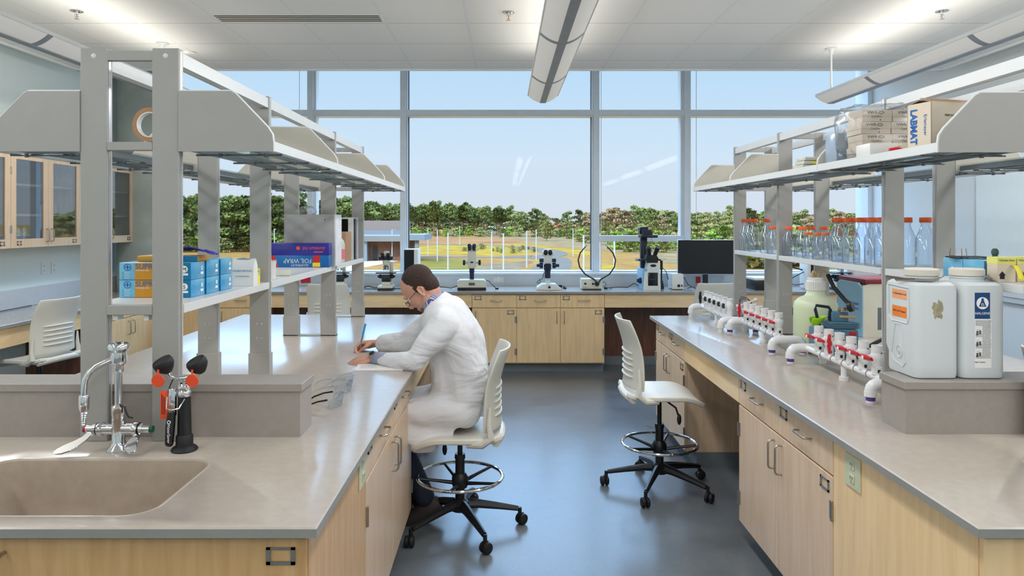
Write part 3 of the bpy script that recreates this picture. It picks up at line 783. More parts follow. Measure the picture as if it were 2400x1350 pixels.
stool('white plastic lab stool at the far side of the right island beside the jugs', 3.28, 4.02, 0, .50, star=.1)

# ================================================================ PERSON
def person():
    P = thing('person', 'man in a white lab coat bent over a notebook, writing with a blue pen', 'person', (0, 0, 0))
    # local = world coordinates
    hipc = Vector((-.27, 3.975, .66)); chest = Vector((-.275, 3.985, 1.02)); up = Vector((-.33, 3.985, 1.165)); nb = Vector((-.385, 3.99, 1.245))
    shL, shR = Vector((-.33, 3.80, 1.145)), Vector((-.37, 4.165, 1.135))
    elL, elR = Vector((-.475, 3.74, .955)), Vector((-.575, 4.235, .965))
    wrL, wrR = Vector((-.715, 3.905, .945)), Vector((-.765, 4.315, .955))
    hcen = Vector((-.468, 3.99, 1.312))
    fwd = Vector((-.66, 0.06, -.75)).normalized(); side = Vector((0.04, 1, 0)); side = (side - fwd * side.dot(fwd)).normalized(); upv = fwd.cross(side); upv = upv if upv.z > 0 else -upv
    HM = Matrix((( fwd.x, side.x, upv.x, hcen.x), (fwd.y, side.y, upv.y, hcen.y), (fwd.z, side.z, upv.z, hcen.z), (0, 0, 0, 1)))
    H = lambda a, b_, c_: HM @ Vector((a, b_, c_))
    def chain(b, pts, rs, m=None):
        pts = [Vector(p) for p in pts]
        for i, (p, r) in enumerate(zip(pts, rs)): b.ball(p, r, 14)
        for i in range(len(pts) - 1): b.cyl(pts[i], pts[i + 1], rs[i], rs[i + 1], seg=14)
    # ---- skin: one continuous surface
    b = MB(skin)
    b.T = HM
    b.ball((-.008, 0, .035), (.098, .077, .092), 24)        # cranium
    b.ball((.045, 0, -.02), (.052, .06, .075), 20)           # face
    b.ball((.052, 0, -.078), (.038, .042, .034), 16)         # jaw and chin
    b.ball((.072, 0, -.098), (.018, .022, .016), 12)
    b.ball((.01, .035, -.06), (.045, .03, .04), 12); b.ball((.01, -.035, -.06), (.045, .03, .04), 12)
    b.tube([(.086, 0, .02), (.098, 0, -.005), (.113, 0, -.028), (.102, 0, -.04)], [.008, .011, .014, .008], 10)   # nose
    b.ball((.1, .011, -.033), .008, 8); b.ball((.1, -.011, -.033), .008, 8)
    b.tube([(.082, -.038, .03), (.094, -.02, .036), (.095, 0, .03), (.094, .02, .036), (.082, .038, .03)], .009, 8)     # brow
    b.tube([(.083, -.022, -.066), (.094, 0, -.062), (.083, .022, -.066)], .0065, 8); b.tube([(.082, -.018, -.076), (.091, 0, -.077), (.082, .018, -.076)], .007, 8)  # lips
    for sg in (-1, 1):
        b.tube([(-.012, sg * .078, -.035), (-.004, sg * .084, -.045), (-.002, sg * .086, -.03), (.0, sg * .088, -.01), (-.006, sg * .09, .012), (-.02, sg * .09, .016), (-.028, sg * .088, .0), (-.022, sg * .084, -.022)], .0055, 8, closed=True)
        b.ball((-.01, sg * .079, -.008), (.016, .006, .022), 10)
        b.ball((.074, sg * .03, -.018), (.018, .018, .014), 10)
    b.T = Matrix.Identity(4)
    chain(b, [H(-.03, 0, -.05), nb + Vector((-.02, 0, .02)), up], [.056, .058, .07])
    chain(b, [up, chest + Vector((.015, 0, 0)), (-.245, 3.98, .85), hipc + Vector((.02, 0, 0))], [.10, .105, .10, .11])
    for s, e, w in ((shL, elL, wrL), (shR, elR, wrR)):
        chain(b, [up, s, s.lerp(e, .5), e, e.lerp(w, .35), w], [.07, .052, .044, .038, .038, .026])
    # legs
    knL, knR = Vector((-.66, 4.02, .60)), Vector((-.68, 4.22, .60))
    anL, anR = Vector((-.445, 4.0, .145)), Vector((-.56, 4.2, .12))
    for hp, k, a in ((hipc + Vector((0, -.09, -.0)), knL, anL), (hipc + Vector((0, .09, 0)), knR, anR)):
        chain(b, [hp, hp.lerp(k, .5), k, k.lerp(a, .4), a], [.085, .07, .052, .048, .034])
    # hands: d = direction of the fingers, n = back of the hand, t = towards the thumb
    def hand(w, d, n, curls, thumb, spread=.05):
        d = d.normalized(); n = (n - d * n.dot(d)).normalized(); t = d.cross(n)
        pc = w + d * .045
        for q in range(4):
            off = (q - 1.5) * .0195
            chain(b, [w + d * .0 + t * off * .55, w + d * .045 + t * off * .9, w + d * .088 + t * off + n * .002], [.015, .0135, .0105])
        L = [.042, .046, .043, .034]
        for q in range(4):
            off = (q - 1.5) * .0205
            p = w + d * .09 + t * off; dd = (d + t * off * spread * 20).normalized(); a = 0; pts = [p]; rs = [.0095]
            for k, fr in enumerate((1.0, .62, .5)):
                a += curls[q][k]
                v = dd * math.cos(a) - n * math.sin(a)
                p = p + v * (L[q] * fr); pts.append(p); rs.append([.0088, .0082, .0068][k])
            chain(b, pts, rs)
        pts = [w + d * .02 - t * .024] + [w + d * x1 + t * x2 + n * x3 for x1, x2, x3 in thumb]
        chain(b, pts, [.014, .0125, .0105, .0085][:len(pts)])
        return t
    # near (left) hand lies on the notebook, fingers pointing left
    hand(wrL + Vector((-.012, .004, -.004)), Vector((-.95, .12, -.16)), Vector((-.1, -.25, 1)), [(.25, .4, .3), (.22, .35, .3), (.25, .35, .3), (.3, .4, .3)], [(.05, -.042, -.008), (.082, -.046, -.014), (.105, -.04, -.016)])
    # far (right) hand curls around the pen, resting on its outer edge
    tw = hand(wrR + Vector((-.012, -.002, 0)), Vector((-.96, -.1, -.12)), Vector((.0, .62, .78)), [(.75, .9, .5), (.8, 1.1, .7), (.9, 1.25, .8), (1.0, 1.3, .8)], [(.055, -.03, -.028), (.08, -.022, -.04), (.098, -.012, -.046)])
    body = b.build('body', P, smooth=180)
    m = body.modifiers.new('r', 'REMESH'); m.mode = 'VOXEL'; m.voxel_size = .0042; m.use_smooth_shade = True
    m = body.modifiers.new('s', 'SMOOTH'); m.factor = .5; m.iterations = 4
    # ---- hair
    b = MB(hairm); b.T = HM
    b.ball((-.026, 0, .047), (.094, .0805, .089), 28)
    b.ball((-.054, 0, .0), (.056, .070, .078), 20)
    for sg in (-1, 1): b.tube([(.0, sg * .066, .03), (.004, sg * .073, .0), (.005, sg * .074, -.02)], [.016, .009, .004], 8)
    h = b.build('hair', P, smooth=180)
    m = h.modifiers.new('r', 'REMESH'); m.mode = 'VOXEL'; m.voxel_size = .004; m.use_smooth_shade = True
    m = h.modifiers.new('s', 'SMOOTH'); m.factor = .5; m.iterations = 2
    tx = bpy.data.textures.new('strands', 'CLOUDS'); tx.noise_scale = .006; tx.noise_depth = 2
    m = h.modifiers.new('d', 'DISPLACE'); m.texture = tx; m.strength = .0035; m.mid_level = .5; m.texture_coords = 'LOCAL'
    b = MB(mat('stubble', (128, 88, 74), rough=.8, var=.3, scale=150)); b.T = HM
    b.ball((.052, 0, -.083), (.0405, .0435, .0325), 18); b.ball((.072, 0, -.101), (.0195, .0235, .016), 14)
    for sg in (-1, 1): b.ball((.03, sg * .030, -.078), (.034, .020, .022), 14)
    b.tube([(.083, -.024, -.055), (.095, 0, -.052), (.083, .024, -.055)], .0045, 8)
    o = b.build('beard', P, smooth=180)
    m = o.modifiers.new('r', 'REMESH'); m.mode = 'VOXEL'; m.voxel_size = .004; m.use_smooth_shade = True
    # eyes & glasses
    eyew = mat('eye_white', (236, 232, 228), rough=.2)
    for sg in (-1, 1):
        b = MB(eyew, blackp); b.T = HM
        b.ball((.079, sg * .031, .004), .0125, 12); b.ball((.0895, sg * .031, .002), .0045, 8, blackp)
        b.build('eye', P)
    b = MB(blackp); b.T = HM
    for sg in (-1, 1):
        b.tube([(.105, sg * .033 + .024 * math.cos(a), -.002 + .016 * math.sin(a)) for a in [2 * PI * i / 16 for i in range(16)]], .0016, 6, closed=True)
        b.tube([(.104, sg * .057, .004), (.06, sg * .08, .006), (0, sg * .09, .005)], .0016, 6)
    b.tube([(.105, -.01, 0), (.11, 0, .003), (.105, .01, 0)], .0016, 6)
    b.build('glasses', P)
    # ---- trousers and shoes
    b = MB(denim)
    for hp, k, a in ((hipc + Vector((0, -.09, -.0)), knL, anL), (hipc + Vector((0, .09, 0)), knR, anR)):
        chain(b, [hp, hp.lerp(k, .5), k, k.lerp(a, .5), a + Vector((0, 0, .0))], [.10, .088, .07, .062, .056])
    o = b.build('trousers', P, smooth=180)
    m = o.modifiers.new('r', 'REMESH'); m.mode = 'VOXEL'; m.voxel_size = .009; m.use_smooth_shade = True
    m = o.modifiers.new('s', 'SMOOTH'); m.factor = .5; m.iterations = 5
    for a, pitch in ((anL, R(24)), (anR, R(20))):
        b = MB(shoem, soleM)
        b.T = Matrix.Translation((a.x + .05, a.y, a.z - .025)) @ Matrix.Rotation(pitch, 4, 'Y').inverted()
        def shoe(u, v):
            pass
        prof = [(.03, .03, .05), (.0, .042, .066), (-.06, .044, .058), (-.12, .047, .044), (-.18, .047, .034), (-.225, .036, .026), (-.245, .015, .016)]
        rings = []
        for x_, w_, h_ in prof:
            rings.append([b.v((x_, w_ * math.cos(q), -.055 + (h_ * 1.5 * max(0, math.sin(q)) if math.sin(q) > 0 else -.004))) for q in [2 * PI * i / 20 for i in range(20)]])
        for r0, r1 in zip(rings, rings[1:]): b.bridge(r0, r1, 0)
        b.f(rings[0], 0); b.f(rings[-1], 0)
        o = b.build('shoe', P, smooth=60)
        b = MB(soleM); b.T = Matrix.Translation((a.x + .05, a.y, a.z - .025)) @ Matrix.Rotation(pitch, 4, 'Y').inverted()
        pl = [(x_ * 1.01, w_ + .004) for x_, w_, h_ in prof] + [(x_ * 1.01, -w_ - .004) for x_, w_, h_ in reversed(prof)]
        b.prism(pl, 'z', -.078, -.058)
        b.build('sole', o)
    # ---- shirt: collar and cuffs
    b = MB(shirt)
    cb = nb + Vector((-.012, 0, -.005)); ax = Vector((-.72, 0, .69))
    b.lathe([(.084, -.05), (.072, .0), (.068, .03), (.0665, .032), (.066, 0)], cb, 24, ax=ax, cap=False)
    o = b.build('shirt_collar', P)
    for w, e in ((wrL, elL), (wrR, elR)):
        dd = (e - w).normalized()
        b = MB(shirt_x); b.lathe([(.030, .004), (.033, .008), (.036, .05), (.037, .1)], w, 20, ax=dd, cap=False)
        o = b.build('shirt_cuff', P); m = o.modifiers.new('t', 'SOLIDIFY'); m.thickness = .003
    # ---- lab coat
    b = MB(coatm)
    for s, e, w in ((shL, elL, wrL), (shR, elR, wrR)):
        dd = (w - e)
        chain(b, [up.lerp(s, .45), s, s.lerp(e, .35) + Vector((.008, 0, 0)), s.lerp(e, .75), e + Vector((.012, 0, .004)), e.lerp(w, .3), e.lerp(w, .55), e.lerp(w, .8)], [.095, .088, .079, .07, .066, .06, .053, .047])
    chain(b, [nb + Vector((.03, 0, -.045)), up + Vector((.02, -.05, .0)), up + Vector((.02, .05, 0)), up + Vector((.01, -.09, -.03)), up + Vector((.0, .1, -.03))], [.075, .1, .1, .1, .1])
    for yy in (-.085, 0, .085):
        chain(b, [up + Vector((.0, yy, -.02)), chest + Vector((.02, yy, .03)), (-.225, 3.98 + yy, .88), (-.215, 3.975 + yy, .74), (-.215, 3.975 + yy, .655)], [.12, .135, .125, .118, .105])
    for yy in (-.06, .06): chain(b, [up + Vector((-.0, yy, -.04)), (-.33, 3.98 + yy, 1.02), (-.31, 3.98 + yy, .88), (-.31, 3.975 + yy, .74)], [.1, .105, .105, .11])
    # skirt over the thighs, hanging over the seat edge
    for yy in (-.12, -.06, 0, .07, .13):
        chain(b, [(-.24, 3.975 + yy, .665), (-.36, 3.975 + yy, .665), (-.50, 3.985 + yy * .9, .655), (-.60, 4.0 + yy * .8, .64)], [.1, .1, .088, .07])
    b.box(-.56, -.26, 3.80, 3.845, .50, .72, bev=.02)
    b.box(-.50, -.36, 3.80, 3.85, .46, .60, bev=.02)
    o = b.build('lab_coat', P, smooth=180)
    m = o.modifiers.new('r', 'REMESH'); m.mode = 'VOXEL'; m.voxel_size = .009; m.use_smooth_shade = True
    m = o.modifiers.new('s', 'SMOOTH'); m.factor = .5; m.iterations = 12
    tx = bpy.data.textures.new('folds', 'MARBLE'); tx.noise_scale = .34; tx.turbulence = 6; tx.noise_depth = 1; tx.marble_type = 'SOFT'
    m = o.modifiers.new('d', 'DISPLACE'); m.texture = tx; m.strength = .026; m.mid_level = .5; m.texture_coords = 'LOCAL'
    m = o.modifiers.new('s2', 'SMOOTH'); m.factor = .5; m.iterations = 2
    # lapel collar
    b = MB(coatm)
    b.lathe([(.10, -.045), (.088, -.01), (.078, .022), (.076, .03), (.088, .012), (.104, -.03)], cb + Vector((.02, 0, -.012)), 28, ax=(ax + Vector((.12, 0, 0))).normalized(), cap=False)
    o = b.build('coat_collar', P); m = o.modifiers.new('t', 'SOLIDIFY'); m.thickness = .005; m = o.modifiers.new('s', 'SMOOTH'); m.iterations = 2
    # watch
    dd = (elL - wrL).normalized(); wc = wrL + dd * .006
    b = MB(nickel); b.lathe([(.0275, -.009), (.0305, -.007), (.0305, .007), (.0275, .009)], wc, 24, ax=dd, cap=False)
    o = b.build('wrist_watch', P); m = o.modifiers.new('t', 'SOLIDIFY'); m.thickness = .003
    nn = Vector((-.1, -.65, .75)); nn = (nn - dd * nn.dot(dd)).normalized()
    MB(nickel, blackp).cyl(wc + nn * .027, wc + nn * .037, .019, seg=20).cyl(wc + nn * .037, wc + nn * .0378, .015, seg=20, m=blackp).build('watch_dial', o)
    # pen in the writing hand
    pt = Vector((-.868, 4.268, .921)); pe = Vector((-.838, 4.30, 1.075)); q = (pe - pt).normalized()
    ptip = pt
    pen = MB(mat('sky_blue_plastic', (40, 160, 214), rough=.3), mat('pen_grip_grey', (120, 130, 136), rough=.4))
    pen.cyl(pt, pt + q * .012, .001, .0035, 12, pen.mats[1]).cyl(pt + q * .012, pt + q * .10, .0052, seg=14, m=pen.mats[1]).cyl(pt + q * .085, pe, .0062, seg=14, m=pen.mats[0]).box(-.001, .001, -.001, .001, 0, .0001)
    tag(pen.build('pen'), 'blue capped pen held in the writing man\'s right hand', 'pen')
person()
# notebook
nbk = thing('notebook', 'open white notebook under the writing man\'s hands', 'notebook', (-.66, 3.86, .9105), R(4))
b = MB(paper)
for k in range(5): b.box(-.135 + k * .0006, .12, -.14 + k * .0006, .14, .0004 + k * .0013, .0015 + k * .0013)
b.build('pages', nbk)
b = MB(inkgrey)
random.seed(3)
for r in range(5):
    x = -.11
    while x < -.03:
        w = random.uniform(.006, .014); b.box(x, x + w, -.09 + r * .016, -.088 + r * .016, .0069, .0071); x += w + .006
b.build('handwriting', nbk)

# ================================================================ SINK FITTINGS
t = thing('lab_faucet', 'chrome gooseneck lab faucet with two wing handles behind the left sink', 'faucet', (-1.318, 2.435, .9102))
MB(chrome).lathe([(.037, 0), (.037, .006), (.027, .018), (.021, .03), (.021, .12), (.023, .125), (.023, .15), (.017, .155)], seg=28).build('pedestal', t)
b = MB(chrome, blackp)
for s in (-1, 1):
    b.cyl((s * .015, 0, .072), (s * .085, 0, .072), .0185, seg=24).lathe([(.021, 0), (.023, .006), (.021, .022)], (s * .05, 0, .072), 24, ax=(s, 0, 0)).cyl((s * .068, 0, .072), (s * .072, 0, .072), .0215, seg=24, m=blackp)
    b.cyl((s * .085, 0, .072), (s * .108, 0, .072), .0135, seg=20)
b.build('valve_body', t)
for s, m_ in ((-1, mat('hot_index_red', (170, 30, 60))), (1, mat('cold_index_green', (10, 84, 60)))):
    h = MB(chrome)
    PX = [(216, 1008), (212, 1022), (204, 1036), (190, 1048), (172, 1058), (161, 1066), (158, 1073), (164, 1079), (178, 1079), (194, 1072), (206, 1060), (215, 1044), (222, 1028), (227, 1010)] if s < 0 else [(328, 1008), (326, 1022), (318, 1036), (312, 1050), (313, 1063), (322, 1073), (334, 1078), (343, 1074), (346, 1066), (341, 1062), (335, 1056), (332, 1044), (333, 1030), (338, 1010)]
    fr, bk = [], []
    for px, py in PX:
        u = (px - 278) / 686.0; tt = (py - 1008) / 70.0
        q = Vector((u, -.085 * tt ** 1.3, .072 - .060 * tt + .004))
        fr.append(h.v(q)); bk.append(h.v(q + Vector((0, .006, -.006))))
    h.f(fr); h.f(list(reversed(bk))); h.bridge(fr, bk, 0)
    bmesh.ops.bevel(h.bm, geom=[ed for ed in h.bm.edges if any(len(f.verts) > 4 for f in ed.link_faces)], offset=.0022, segments=2, affect='EDGES')
    o = h.build('wing_handle', t); o.location = (0, 0, .0)
    MB(m_).cyl((s * .108, 0, .072), (s * .118, 0, .072), .012, seg=18).build('index_button', o)
MB(chrome).cyl((0, 0, .15), (0, 0, .285), .0125, seg=20).lathe([(.0165, .268), (.0175, .275), (.0175, .29), (.024, .295), (.026, .305), (.024, .335), (.03, .342), (.034, .346), (.034, .358), (.03, .365)], seg=24).cyl((-.012, 0, .365), (-.008, 0, .37), .004, seg=8).cyl((.01, .004, .365), (.012, .004, .37), .004, seg=8).build('riser', t)
sp = [(-.01, 0, .315), (-.03, -.012, .305), (-.06, -.03, .29), (-.076, -.04, .275), (-.087, -.047, .25), (-.09, -.049, .215), (-.09, -.049, .185)]
MB(chrome).tube(sp, .0095, 14).lathe([(.015, -.012), (.015, .012)], (-.012, 0, .315), 18, ax=(-.9, -.3, -.1)).build('spout', t)
b = MB(chrome).lathe([(.0145, .2), (.0165, .195), (.0165, .165), (.0145, .15)], (-.09, -.049, 0), 20)
for k in range(7): b.lathe([(.0085 - k * .0004, .15 - k * .0075), (.0115 - k * .0006, .146 - k * .0075), (.0075 - k * .0004, .1425 - k * .0075)], (-.09, -.049, 0), 16)
b.build('serrated_tip', t)
MB(blackp).tube([(.012, -.01, .157), (.03, -.018, .152), (.038, -.02, .13), (.045, -.02, .118), (.058, -.02, .115)], .003, 8).build('cable_tie', t)

t = thing('eyewash_unit', 'black and chrome hand held eyewash with two orange capped heads by the left sink', 'eyewash', (-1.093, 2.435, .9102))
MB(blackr).lathe([(.042, 0), (.044, .004), (.038, .012), (.028, .018), (.0275, .05), (.024, .055)], seg=28).build('base', t)
MB(blackp).lathe([(.0235, .045), (.020, .19)], seg=24).build('hose_sleeve', t)
MB(chrome).lathe([(.021, .185), (.023, .19), (.02, .205), (.012, .215)], seg=20).ball((.0, 0, .215), (.024, .02, .022), 16).cyl((-.005, 0, .22), (-.005, 0, .25), .008, seg=14).tube([(-.055, -.01, .275), (-.045, -.005, .252), (-.02, 0, .245), (.005, 0, .247), (.04, -.004, .252), (.052, -.008, .268)], .0085, 12).box(-.045, -.022, -.022, -.006, .12, .215, bev=.004).build('valve', t)
MB(chrome).tube([(-.045, -.03, .19), (-.048, -.03, .15), (-.03, -.035, .145), (-.005, -.03, .15), (.01, -.02, .18)], .002, 6).build('squeeze_wire', t)
hd = MB(blackp).tube([(-.034, -.02, .135), (-.038, -.022, .09), (-.042, -.022, .03)], [(.013, .011), (.016, .013), (.014, .012)], 14).ball((-.042, -.022, .03), (.0145, .012, .012), 12)
hd = hd.build('grip', t)
o = text('WaterSaver', hd, (-.0375, -.0365, .068), .014, inkwhite, rot=(R(90), R(90), 0)); 
MB(inkwhite).tube([(-.036 + .005 * math.cos(a), -.0372, .105 + .005 * math.sin(a)) for a in [2 * PI * i / 14 for i in range(14)]], .0014, 6, closed=True).build('emblem', hd)
for sx in (-.058, .056):
    h = MB(blackr); ax_ = (-.35, -.35, .87)
    h.lathe([(.012, -.02), (.024, -.008), (.033, .006), (.034, .022), (.031, .03), (.026, .026)], (sx, -.012, .285), 24, ax=ax_)
    o = h.build('spray_head', t)
    MB(orange2).cyl((sx - .008, -.048, .248), (sx - .008, -.052, .2475), .0215, seg=28).box(sx - .011, sx - .005, -.052, -.047, .26, .285, bev=.001).build('dust_cap', o)
tg = MB(orange2).box(-.078, -.04, -.012, -.011, .11, .205, bev=.0004).build('inspection_tag', t)
text('KEEP CLEAR  TEST WEEKLY', tg, (-.07, -.0125, .157), .0048, ink, rot=(R(90), R(-90), 0)) if False else None
b = MB(ink)
for k in range(3): b.box(-.073 + k * .005, -.071 + k * .005, -.0125, -.012, .125, .195 - k * .006)
b.build('printed_lines', tg)
MB(blackr).tube([(-.05, -.011, .198), (-.045, -.011, .22), (-.035, -.008, .245)], .002, 6).build('tie', t)

# safety glasses on the left counter
def goggles(label, x, y, rz, frame, temple):
    t = thing('safety_glasses', label, 'safety glasses', (x, y, .911), rz)
    def f(u, v):
        a = (u - .5) * 2; return (.075 * a, -.03 + .05 * a * a - .008 * v, .004 + .045 * v * (1 - .35 * abs(a) ** 3))
    o = MB(lens).grid(f, 20, 6).build('lens', t); m = o.modifiers.new('t', 'SOLIDIFY'); m.thickness = .002
    MB(frame).tube([f(i / 20, 1) for i in range(21)], .0022, 6).build('brow_bar', t)
    for s in (-1, 1):
        MB(temple).tube([(s * .073, .02, .04), (s * .076, .06, .034), (s * .074, .1, .02), (s * .07, .125, .004)], [(.003, .006), (.0025, .005), (.0025, .005), (.003, .003)], 8).build('temple', t)
        MB(lens).tube([(s * .02, -.026, .02), (s * .012, -.03, .008), (s * .008, -.034, .004)], .002, 6).build('nose_pad', t)
    return t
goggles('clear safety glasses with clear temples on the left counter, behind the black ones', -.735, 3.27, R(80), lens, lens)
goggles('clear safety glasses with black temples on the left counter near the ledge', -.72, 3.03, R(95), lens, blackp)
goggles('second pair of clear all plastic safety glasses, furthest from the camera on the left counter', -.76, 3.40, R(60), lens, lens)
# ================================================================ LEFT SHELF CONTENT
ZL, ZR = 1.3945, 1.4585
def carton(name, label, cat, loc, size, m, rz=0, group=None, bev=.002):
    """closed carton; local origin bottom centre; returns thing with 'box' part"""
    w, d, h = size
    t = thing(name, label, cat, loc, rz, group)
    bx_ = MB(m).box(-w / 2, w / 2, -d / 2, d / 2, 0, h, bev=bev, seg=2).build('box', t)
    return t, bx_
def glovebox(label, loc, size_letter, side_first=False):
    w, d, h = .282, .128, .068
    t = thing('glove_box', label, 'glove box', loc, 0, None)
    b = MB(blue_box, blue_dark, gold)
    b.box(-w / 2, w / 2, -d / 2, d / 2, 0, h, blue_box, bev=.0035)
    o = b.build('box', t)
    # front long face (towards the camera): gold field with blue end, maker's cross, dark right end
    MB(gold).box(-w / 2 + .062, w / 2 - .055, -d / 2 - .0006, -d / 2, .001, h - .001).build('gold_panel', t)
    MB(blue_dark).box(w / 2 - .055, w / 2 - .002, -d / 2 - .0006, -d / 2, .001, h - .001).build('blue_panel', t)
    y = -d / 2 - .001
    text('SUPRENO', t, (-w / 2 + .064, y, h - .016), .030, inkblue, align='LEFT')
    text('POWDER FREE', t, (-w / 2 + .066, y, h - .031), .008, inkwhite, align='LEFT')
    r = MB(inkblue); r.tube([(-w / 2 + .033 + .013 * math.cos(a), y, h - .018 + .013 * math.sin(a)) for a in [2 * PI * i / 20 for i in range(20)]], .001, 5, closed=True)
    r.box(-w / 2 + .024, -w / 2 + .042, y - .0004, y, h - .0195, h - .0165).box(-w / 2 + .0315, -w / 2 + .0345, y - .0004, y, h - .027, h - .009)
    for k in range(4): r.ball((-w / 2 + .016, y, h - .038 - k * .0075), (.002, .0006, .0014), 8)
    r.build('cross_emblem', t)
    q = MB(inkwhite).lathe([(.014, 0), (.013, .0006)], (w / 2 - .027, y + .0006, h - .026), 14, ax=(0, -1, 0)); q.build('size_disc', t)
    MB(inkwhite).box(w / 2 - .042, w / 2 - .012, y - .0005, y, .018, .026).build('size_strip', t)
    q = MB(inkwhite)
    for k in range(4): q.box(-w / 2 + .021, -w / 2 + .045 - .004 * (k % 2), y - .0003, y, h - .0388 - k * .0075, h - .0374 - k * .0075)
    q.build('bullet_lines', t)
    text(size_letter, t, (w / 2 - .026, y - .0012, h - .027), .021, ink)
    # end towards the aisle: size letter, small bullets and colour chips
    xr = w / 2 + .0006
    q = MB(inkwhite).lathe([(.0085, 0), (.008, .0005)], (xr, .034, h - .026), 14, ax=(1, 0, 0)).box(xr - .0003, xr + .0003, .022, .046, .017, .026); q.build('size_mark', t)
    text(size_letter, t, (xr + .0008, .034, h - .026), .011, ink, rot=(R(90), 0, R(90)))
    q = MB(inkblue, redc, inkwhite)
    for k in range(3): q.ball((xr, -.05, h - .025 - k * .009), (.0005, .0018, .0012), 8, inkblue)
    q.box(xr, xr + .0003, .0, .004, .008, .014, redc).box(xr, xr + .0003, .006, .010, .008, .014, inkwhite).box(xr, xr + .0003, .012, .016, .008, .014, inkblue)
    q.build('printed_marks', t)
    return t
k = 0
gl = [('M', 'S'), ('L', 'S'), ('L', 'L')]
where = ['nearest the camera', 'in the row middle', 'farthest away']
for i, (a_, b_) in enumerate(gl):
    for j, let in enumerate((b_, a_)):
        x = -1.222 - .141 + (i * .004); y = 2.845 + i * .136
        glovebox('blue and gold glove carton %s, %s of its stack, left shelf' % (where[i], 'top' if j else 'bottom'), (x, y, ZL + j * .0685), let)
t, bx_ = carton('glove_box', 'open gold glove carton lying on top of the other cartons, left shelf', 'glove box', (-1.345, 2.90, ZL + .1375), (.24, .115, .022), gold)
MB(blue_dark).box(.02, .121, -.0585, -.057, .001, .021).build('blue_panel', t)
gm = mat('violet_nitrile', (54, 48, 170), rough=.45, var=.1)
g = MB(gm)
def glovef(u, v):
    return (-.10 + .2 * u, -.05 + .09 * v, .004 + .03 * math.sin(PI * u) * (1 - .5 * v) + .008 * noise.noise(Vector((u * 6, v * 5, 1))))
g.grid(glovef, 20, 10)
o = g.build('nitrile_glove'); tag(o, 'crumpled violet blue nitrile glove on top of the glove cartons', 'glove', loc=(-1.27, 2.88, ZL + .163), rz=.1)
m = o.modifiers.new('t', 'SOLIDIFY'); m.thickness = .003
t = thing('tissue_bag', 'white zip bag printed double size roll, standing on the left shelf', 'bag', (-1.205, 3.31, ZL))
b = MB(paper); b.prism([(-.03, 0), (.03, 0), (.027, .09), (.004, .125), (-.004, .125), (-.027, .09)], 'x', -.05, .05); b.build('sack', t)
text('DOUBLE SIZE ROLL', t, (0.0, -.0305, .07), .0105, inkblue)
text('Use As Fast Dispenser', t, (0.0, -.0308, .045), .007, ink)
MB(alu).tube([(-.05, 0, .12), (0, -.008, .126), (.05, 0, .118)], .004, 6).build('clip', t)
def tapebox(label, loc, rz, z=.07):
    t = thing('label_tape_box', label, 'box', loc, rz)
    MB(cardw, yel_pale).box(-.035, .035, -.03, .03, 0, z, bev=.001).box(-.0355, .0355, -.0305, .0305, z - .026, z + .0005, yel_pale).build('box', t)
    st = MB(yellow); st.grid(lambda u, v: (.012 + .022 * u, -.031 - .05 * v, z - .03 - .055 * v + .02 * math.sin(v * PI)), 2, 10); o = st.build('tape_strip', t)
    m = o.modifiers.new('t', 'SOLIDIFY'); m.thickness = .001
    text('TOUGH-TAGS', t, (0, -.032, z - .012), .0095, ink)
    MB(ink).prism([(-.026, .012), (-.008, .012), (-.008, .026), (-.003, .026), (-.017, .042), (-.031, .026), (-.026, .026)], 'y', -.0308, -.0302).build('arrow_print', t)
    return t
tapebox('white and yellow label tape carton with a yellow strip on the left shelf', (-1.215, 3.435, ZL), .35)
# second bay: foil cartons, foam box
t, bx_ = carton('foil_wrap_box', 'blue red FOIL WRAP carton lying under the violet foil carton', 'foil box', (-1.335, 4.68, ZL), (.385, .09, .078), foil_b)
MB(redc).prism([(-.19, .001), (-.135, .001), (-.16, .077), (-.19, .077)], 'y', -.0456, -.045).box(.09, .135, -.0456, -.045, .001, .077).build('red_panel', t)
MB(yellow).box(.088, .137, -.0462, -.0456, .004, .03).build('badge', t)
text('FOIL WRAP', t, (-.01, -.0462, .043), .042, cream, rot=(R(90), R(180), 0), sx=.85)
text('ALUMINUM', t, (.005, -.0462, .014), .022, cream, rot=(R(90), R(180), 0))
text('200', t, (-.165, -.0464, .04), .03, cream, rot=(R(90), R(180), 0))
t, bx_ = carton('foil_wrap_box', 'violet blue aluminum foil carton lying on the FOIL WRAP carton', 'foil box', (-1.33, 4.68, ZL + .0785), (.375, .085, .078), navy)
text('aluminum foil', t, (.09, -.0432, .044), .034, inkred, rot=(R(90), R(180), 0), sx=.8)
text('yourhome', t, (-.115, -.0432, .044), .028, inkgrey, rot=(R(90), R(180), 0), sx=.85)
MB(inkred).cyl((-.012, -.0432, .046), (-.012, -.0425, .046), .013, seg=20).box(.09, .15, -.0432, -.0425, .018, .024).build('badge', t)
fm = mat('white_foam', (232, 234, 238), rough=.7, bump=.25, bscale=40)
fg = mat('grey_board', (176, 172, 172), rough=.7)
t, bx_ = carton('foam_box', 'large white foam shipping box behind the foil cartons on the left shelf', 'box', (-1.30, 4.83, ZL), (.33, .17, .345), fg)
MB(fm).box(.1655, .178, -.085, .085, .0, .345, bev=.003).build('foam_side', t)
MB(ink).cyl((.105, -.0855, .31), (.105, -.0845, .31), .004, seg=10).build('vent_hole', t)
o = MB(film).ball((0, 0, .02), (.07, .05, .035), 16)
o = o.build('plastic_bag'); tag(o, 'crumpled clear plastic bag on top of the foam box', 'bag', loc=(-1.33, 4.80, ZL + .348))
tx = bpy.data.textures.new('crumple', 'CLOUDS'); tx.noise_scale = .03
